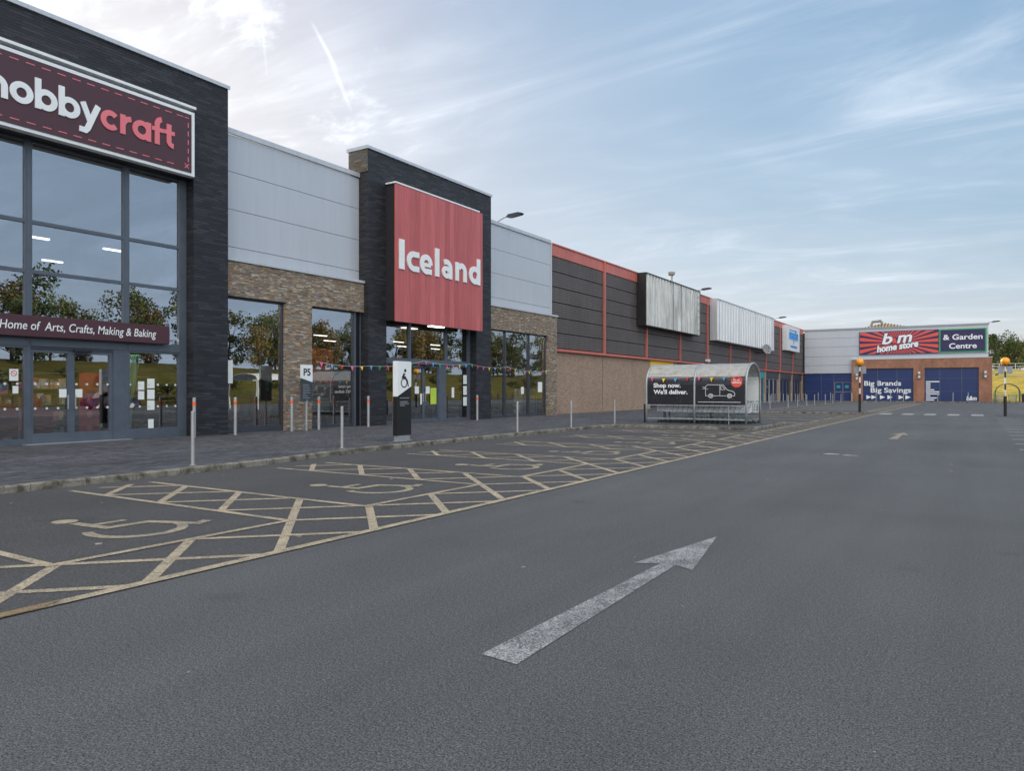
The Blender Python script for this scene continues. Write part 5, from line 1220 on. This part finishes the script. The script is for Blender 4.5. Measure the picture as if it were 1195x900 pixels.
MB().prism([(-.3, 0), (.3, 0), (.34, .95), (-.34, .95)], 'y', -.3, .3).build('body', M['black'], t, world=False, bevel=.02); MB().box((-.36, -.32, .95), (.36, .32, 1.05)).build('lid', M['frame_dark'], t, world=False)
t = thing('white_railings', 'long white railings along the top of the yellow grass bank', 'railing', (10, 146, terrain_h(10, 146)))
zr = 4.75
for k in range(22): x = -8 + 2.2 * k; MB().bar((x, 146, terrain_h(x, 146) - .2), (x, 146, zr + 1.3), .09).build('post', M['white_paint'], t)
for z in (.35, .8, 1.25): MB().bar((-8, 146, zr + z), (38.2, 146, zr + z), .07).build('rail', M['white_paint'], t)
t = thing('guard_fence', 'grey handrail on posts lower down the yellow grass bank', 'railing', (10, 137, terrain_h(10, 137)))
for k in range(16): x = 1.5 + 1.9 * k; MB().bar((x, 137, terrain_h(x, 137) - .3), (x, 137, 4.6), .07).build('post', M['galv'], t)
for z in (3.9, 4.5): MB().bar((1.5, 137, z), (30, 137, z), .06).build('rail', M['galv'], t)
t = thing('street_lamp', 'thin pale lamp column behind the railings at far right', 'street lamp', (3.4, 152, 4.6))
MB().tube([(0,0,-.3), (0,0,6.0)], [.1, .06], 10).build('column', M['galv'], t, world=False); MB().bar((0, 0, 6.0), (.9, 0, 6.15), .12, .06).build('lantern', M['white_paint'], t, world=False)
t = thing('yellow_panel_van', 'pale yellow cabinet on the bank top at the extreme right edge', 'cabinet', (7.6, 148.5, 4.8)) if False else None

# ============================================================ TREES
def crown_mesh(name, rr, H, Wd, nleaf, size, low=.22):
    """leaf-sized faces gathered in clumps round branch ends"""
    mb = MB(); cl = []
    for k in range(int(16 + 10 * rr.random())):
        a = rr.uniform(0, 6.283); h = rr.uniform(low, 1.0); rad = Wd * math.sqrt(max(.05, 1 - ((h - .5) / .58) ** 2)) * rr.uniform(.25, 1.0)
        cl.append((rad * math.cos(a), rad * math.sin(a), H * h, rr.uniform(.45, 1.05) * Wd * .48))
    per = nleaf // len(cl)
    for (cx, cy, cz, r) in cl:
        for _ in range(per):
            d = Vector((rr.gauss(0, 1), rr.gauss(0, 1), rr.gauss(0, .8))).normalized() * r * rr.uniform(.35, 1.08) ** .7
            p = Vector((cx, cy, cz)) + d; s_ = size * rr.uniform(.6, 1.4)
            u = Vector((rr.gauss(0, 1), rr.gauss(0, 1), rr.gauss(0, 1))).normalized(); w = u.cross(Vector((rr.gauss(0, 1), rr.gauss(0, 1), rr.gauss(0, 1)))).normalized()
            mb.face([p - u * s_, p + w * s_ * .6, p + u * s_, p - w * s_ * .6])
    return mb, cl
def make_tree(label, loc, seed, mat, H=8, Wd=2.6, nleaf=2600, size=.13, group=None, name='broadleaf_tree', low=.22):
    rr = random.Random(seed); t = thing(name, label, 'tree', loc, rr.uniform(0, 6), group); mb, cl = crown_mesh(name, rr, H, Wd, nleaf, size, low)
    o = mb.build('crown', M[mat], t, world=False, fix=False); tr = MB()
    tr.tube([(0,0,-.4), (.05,.02,H*.25), (-.05,.05,H*.55), (.05,-.05,H*.9)], [.2, .15, .09, .03], 8)
    for (cx, cy, cz, r) in cl[::1]: z0 = cz * .55; tr.tube([(0, 0, z0), (cx * .55, cy * .55, lerp(z0, cz, .6)), (cx, cy, cz + r * .3)], [.06, .035, .012], 5)
    tr.build('trunk', M['bark'], t, world=False); return t
G1 = 'trees on the bank behind the railings'; rr = random.Random(21)
NT_ = [(-3, 156, 'leaf', 'hidden'), (2.6, 150.5, 'leaf_dark', 'dark green bushy tree close to the right edge of the far store'), (5.4, 156, 'leaf', 'pale green bushy tree behind the railings, right of the lamp column'),
       (8.6, 153, 'leaf', 'broad green tree behind the railings at the extreme right edge'), (12.5, 157, 'leaf', 'x'), (17, 154, 'leaf_dark', 'x'), (22, 158, 'leaf', 'x'), (27, 155, 'leaf', 'x')]
for i, (x, y, m_, lb) in enumerate(NT_):
    if lb in ('x', 'hidden'): continue
    make_tree(lb, (x, y, terrain_h(x, y) - .1), 30 + i, m_, H=5.2 if i != 1 else 5.8, Wd=3.0, nleaf=5200, size=.13, group=G1)
make_tree('low rounded tree farther back, seen between the lamp column and the far store', (5.2, 176, terrain_h(5, 176)), 77, 'leaf', H=5.0, Wd=4.0, nleaf=4200, size=.16, group=G1)
make_tree('lower green tree farther back behind the right beacon globe', (9.2, 172, terrain_h(9, 172)), 78, 'leaf', H=4.6, Wd=3.6, nleaf=4200, size=.16, group=G1)
# the row on the east bank: seen only mirrored in the shop glass
protos = [make_tree('leafy tree on the grass bank across the road, seen only mirrored in the shop glass', (46 + i * .8, -4 + 9 * i, terrain_h(46, 0) - .1), 50 + i, m_, H=h, Wd=w, nleaf=2800, size=.17, group='trees mirrored in the shop windows', low=.06)
          for i, (m_, h, w) in enumerate((('leaf', 8.5, 3.0), ('leaf_gold', 7.5, 2.6), ('leaf_dark', 9.5, 3.0)))]
for i in range(52):
    p = protos[rr.randrange(3)]; x = rr.choice([44, 48, 53]) + rr.uniform(-1.5, 1.5); y = 10 + i * 2.8 + rr.uniform(-1.5, 1.5)
    o = dup(p, (x, y, terrain_h(x, y) - .1), rz=rr.uniform(0, 6)); s_ = rr.uniform(.75, 1.2); o.scale = (s_, s_, s_ * rr.uniform(.9, 1.15))
# the pale canopy mirrored in the first stone-framed window
t = thing('pale_canopy_shelter', 'cream arched canopy on posts across the car park, mirrored in the window', 'shelter', (8.8, 42.4, 0))
mb = MB(); n = 12
for k in range(n):
    a0 = math.pi * k / n; a1 = math.pi * (k + 1) / n; f = lambda a: (8.8 - 1.9 * math.cos(a), 2.5 + .55 * math.sin(a))
    p, q = f(a0), f(a1); mb.face([(p[0], 41, p[1]), (q[0], 41, q[1]), (q[0], 44, q[1]), (p[0], 44, p[1])])
o = mb.build('canopy', M['paper'], t); s_ = o.modifiers.new('thick', 'SOLIDIFY'); s_.thickness = .03
for x in (6.9, 10.7):
    for y in (41.05, 43.95): MB().bar((x, y, 0), (x, y, 2.5), .08).build('post', M['paper'], t)

# low scrub on the bank, mirrored in the glass
b_ = make_tree('low green bush on the grass bank across the road, seen only mirrored in glass', (38, 20, terrain_h(38, 20)), 90, 'leaf', H=1.8, Wd=1.3, nleaf=900, size=.12, group='bushes mirrored in the shop windows', name='bush', low=.05)
for i in range(26):
    x = rr.uniform(35, 43); y = 12 + i * 5 + rr.uniform(-2, 2); o = dup(b_, (x, y, terrain_h(x, y) - .05), rz=rr.uniform(0, 6)); s_ = rr.uniform(.6, 1.3); o.scale = (s_ * 1.3, s_ * 1.3, s_)
t = thing('timber_fence', 'low brown post and rail fence along the foot of the east bank', 'fence', (31, 60, 0))
for k in range(60): MB().bar((31.2, 2 + 2.4 * k, -.1), (31.2, 2 + 2.4 * k, 1.15), .1).build('post', M['bark'], t)
for z in (.5, 1.0): MB().bar((31.26, 2, z), (31.26, 143.6, z), .04, .12).build('rail', M['bark'], t)
def make_car(label, loc, rz, paint):
    t = thing('parked_car', label, 'car', loc, rz); L = 2.1
    side = [(-2.05, .28), (-2.1, .55), (-2.02, .88), (-1.75, .98), (-1.0, 1.0), (-1.85, .99)]
    low = [(-2.08, .25), (-2.10, .6), (-2.0, .9), (-1.1, .98), (1.5, .95), (2.0, .82), (2.12, .5), (2.05, .22)]
    mb = MB(); n = len(low); prof = [(-.86, .0), (-.80, .06), (.80, .06), (.86, 0)]
    secs = []
    for (yy, ins) in ((-.80, .06), (-.86, 0), (.86, 0), (.80, .06)): secs.append([(x * (1 - ins * .3), yy, z - (ins if z > .6 else -ins * .5)) for x, z in low])
    secs[0], secs[1] = secs[0], secs[1]
    for a, b in zip(secs[:-1], secs[1:]):
        for k in range(n): j = (k + 1) % n; mb.face([a[k], a[j], b[j], b[k]])
    mb.face(secs[0]); mb.face(secs[-1][::-1]); mb.build('body', paint, t, world=False, bevel=.04)
    roof = [(-1.9, .93), (-1.55, 1.38), (-1.2, 1.46), (.2, 1.46), (.75, 1.28), (1.25, .94)]
    g = MB(); 
    for a, b in zip(roof[:-1], roof[1:]):
        f = lambda p: (.80 - (p[1] - .93) * .30); g.face([(a[0], -f(a), a[1]), (b[0], -f(b), b[1]), (b[0], f(b), b[1]), (a[0], f(a), a[1])])
    for s_ in (-1, 1): g.face([(p[0], s_ * (.80 - (p[1] - .93) * .30), p[1]) for p in (roof if s_ > 0 else roof[::-1])])
    g.build('windows', M['black_gloss'], t, world=False)
    q = MB(); q.face([(-1.45, -.64, 1.44), (.15, -.64, 1.475), (.15, .64, 1.475), (-1.45, .64, 1.44)]); q.build('roof', paint, t, world=False)
    for x in (-1.3, 1.32):
        for s_ in (-1, 1):
            w_ = MB().tube([(x, s_ * .70, .32), (x, s_ * .885, .32)], .32, 20).build('wheel', M['rubber'], t, world=False); MB().tube([(x, s_ * .886, .32), (x, s_ * .90, .32)], .2, 14).build('rim', M['galv'], w_, world=False)
    for s_ in (-1, 1): MB().box((2.02, s_ * .55 - .16, .62), (2.10, s_ * .55 + .16, .76)).build('headlight', M['paper'], t, world=False); MB().box((-2.10, s_ * .62 - .12, .68), (-2.02, s_ * .62 + .12, .86)).build('tail_light', M['flag_red'], t, world=False)
    return t
M['car_blue'] = plain('car_blue', (0.015, 0.03, 0.09), .2, .2)
make_car('dark blue hatchback across the car park, mirrored in the craft shop glass', (17.5, 34.6, .0), R(90), M['car_blue'])

# tidy
for o in D.objects:
    if '_base' in o: del o['_base']
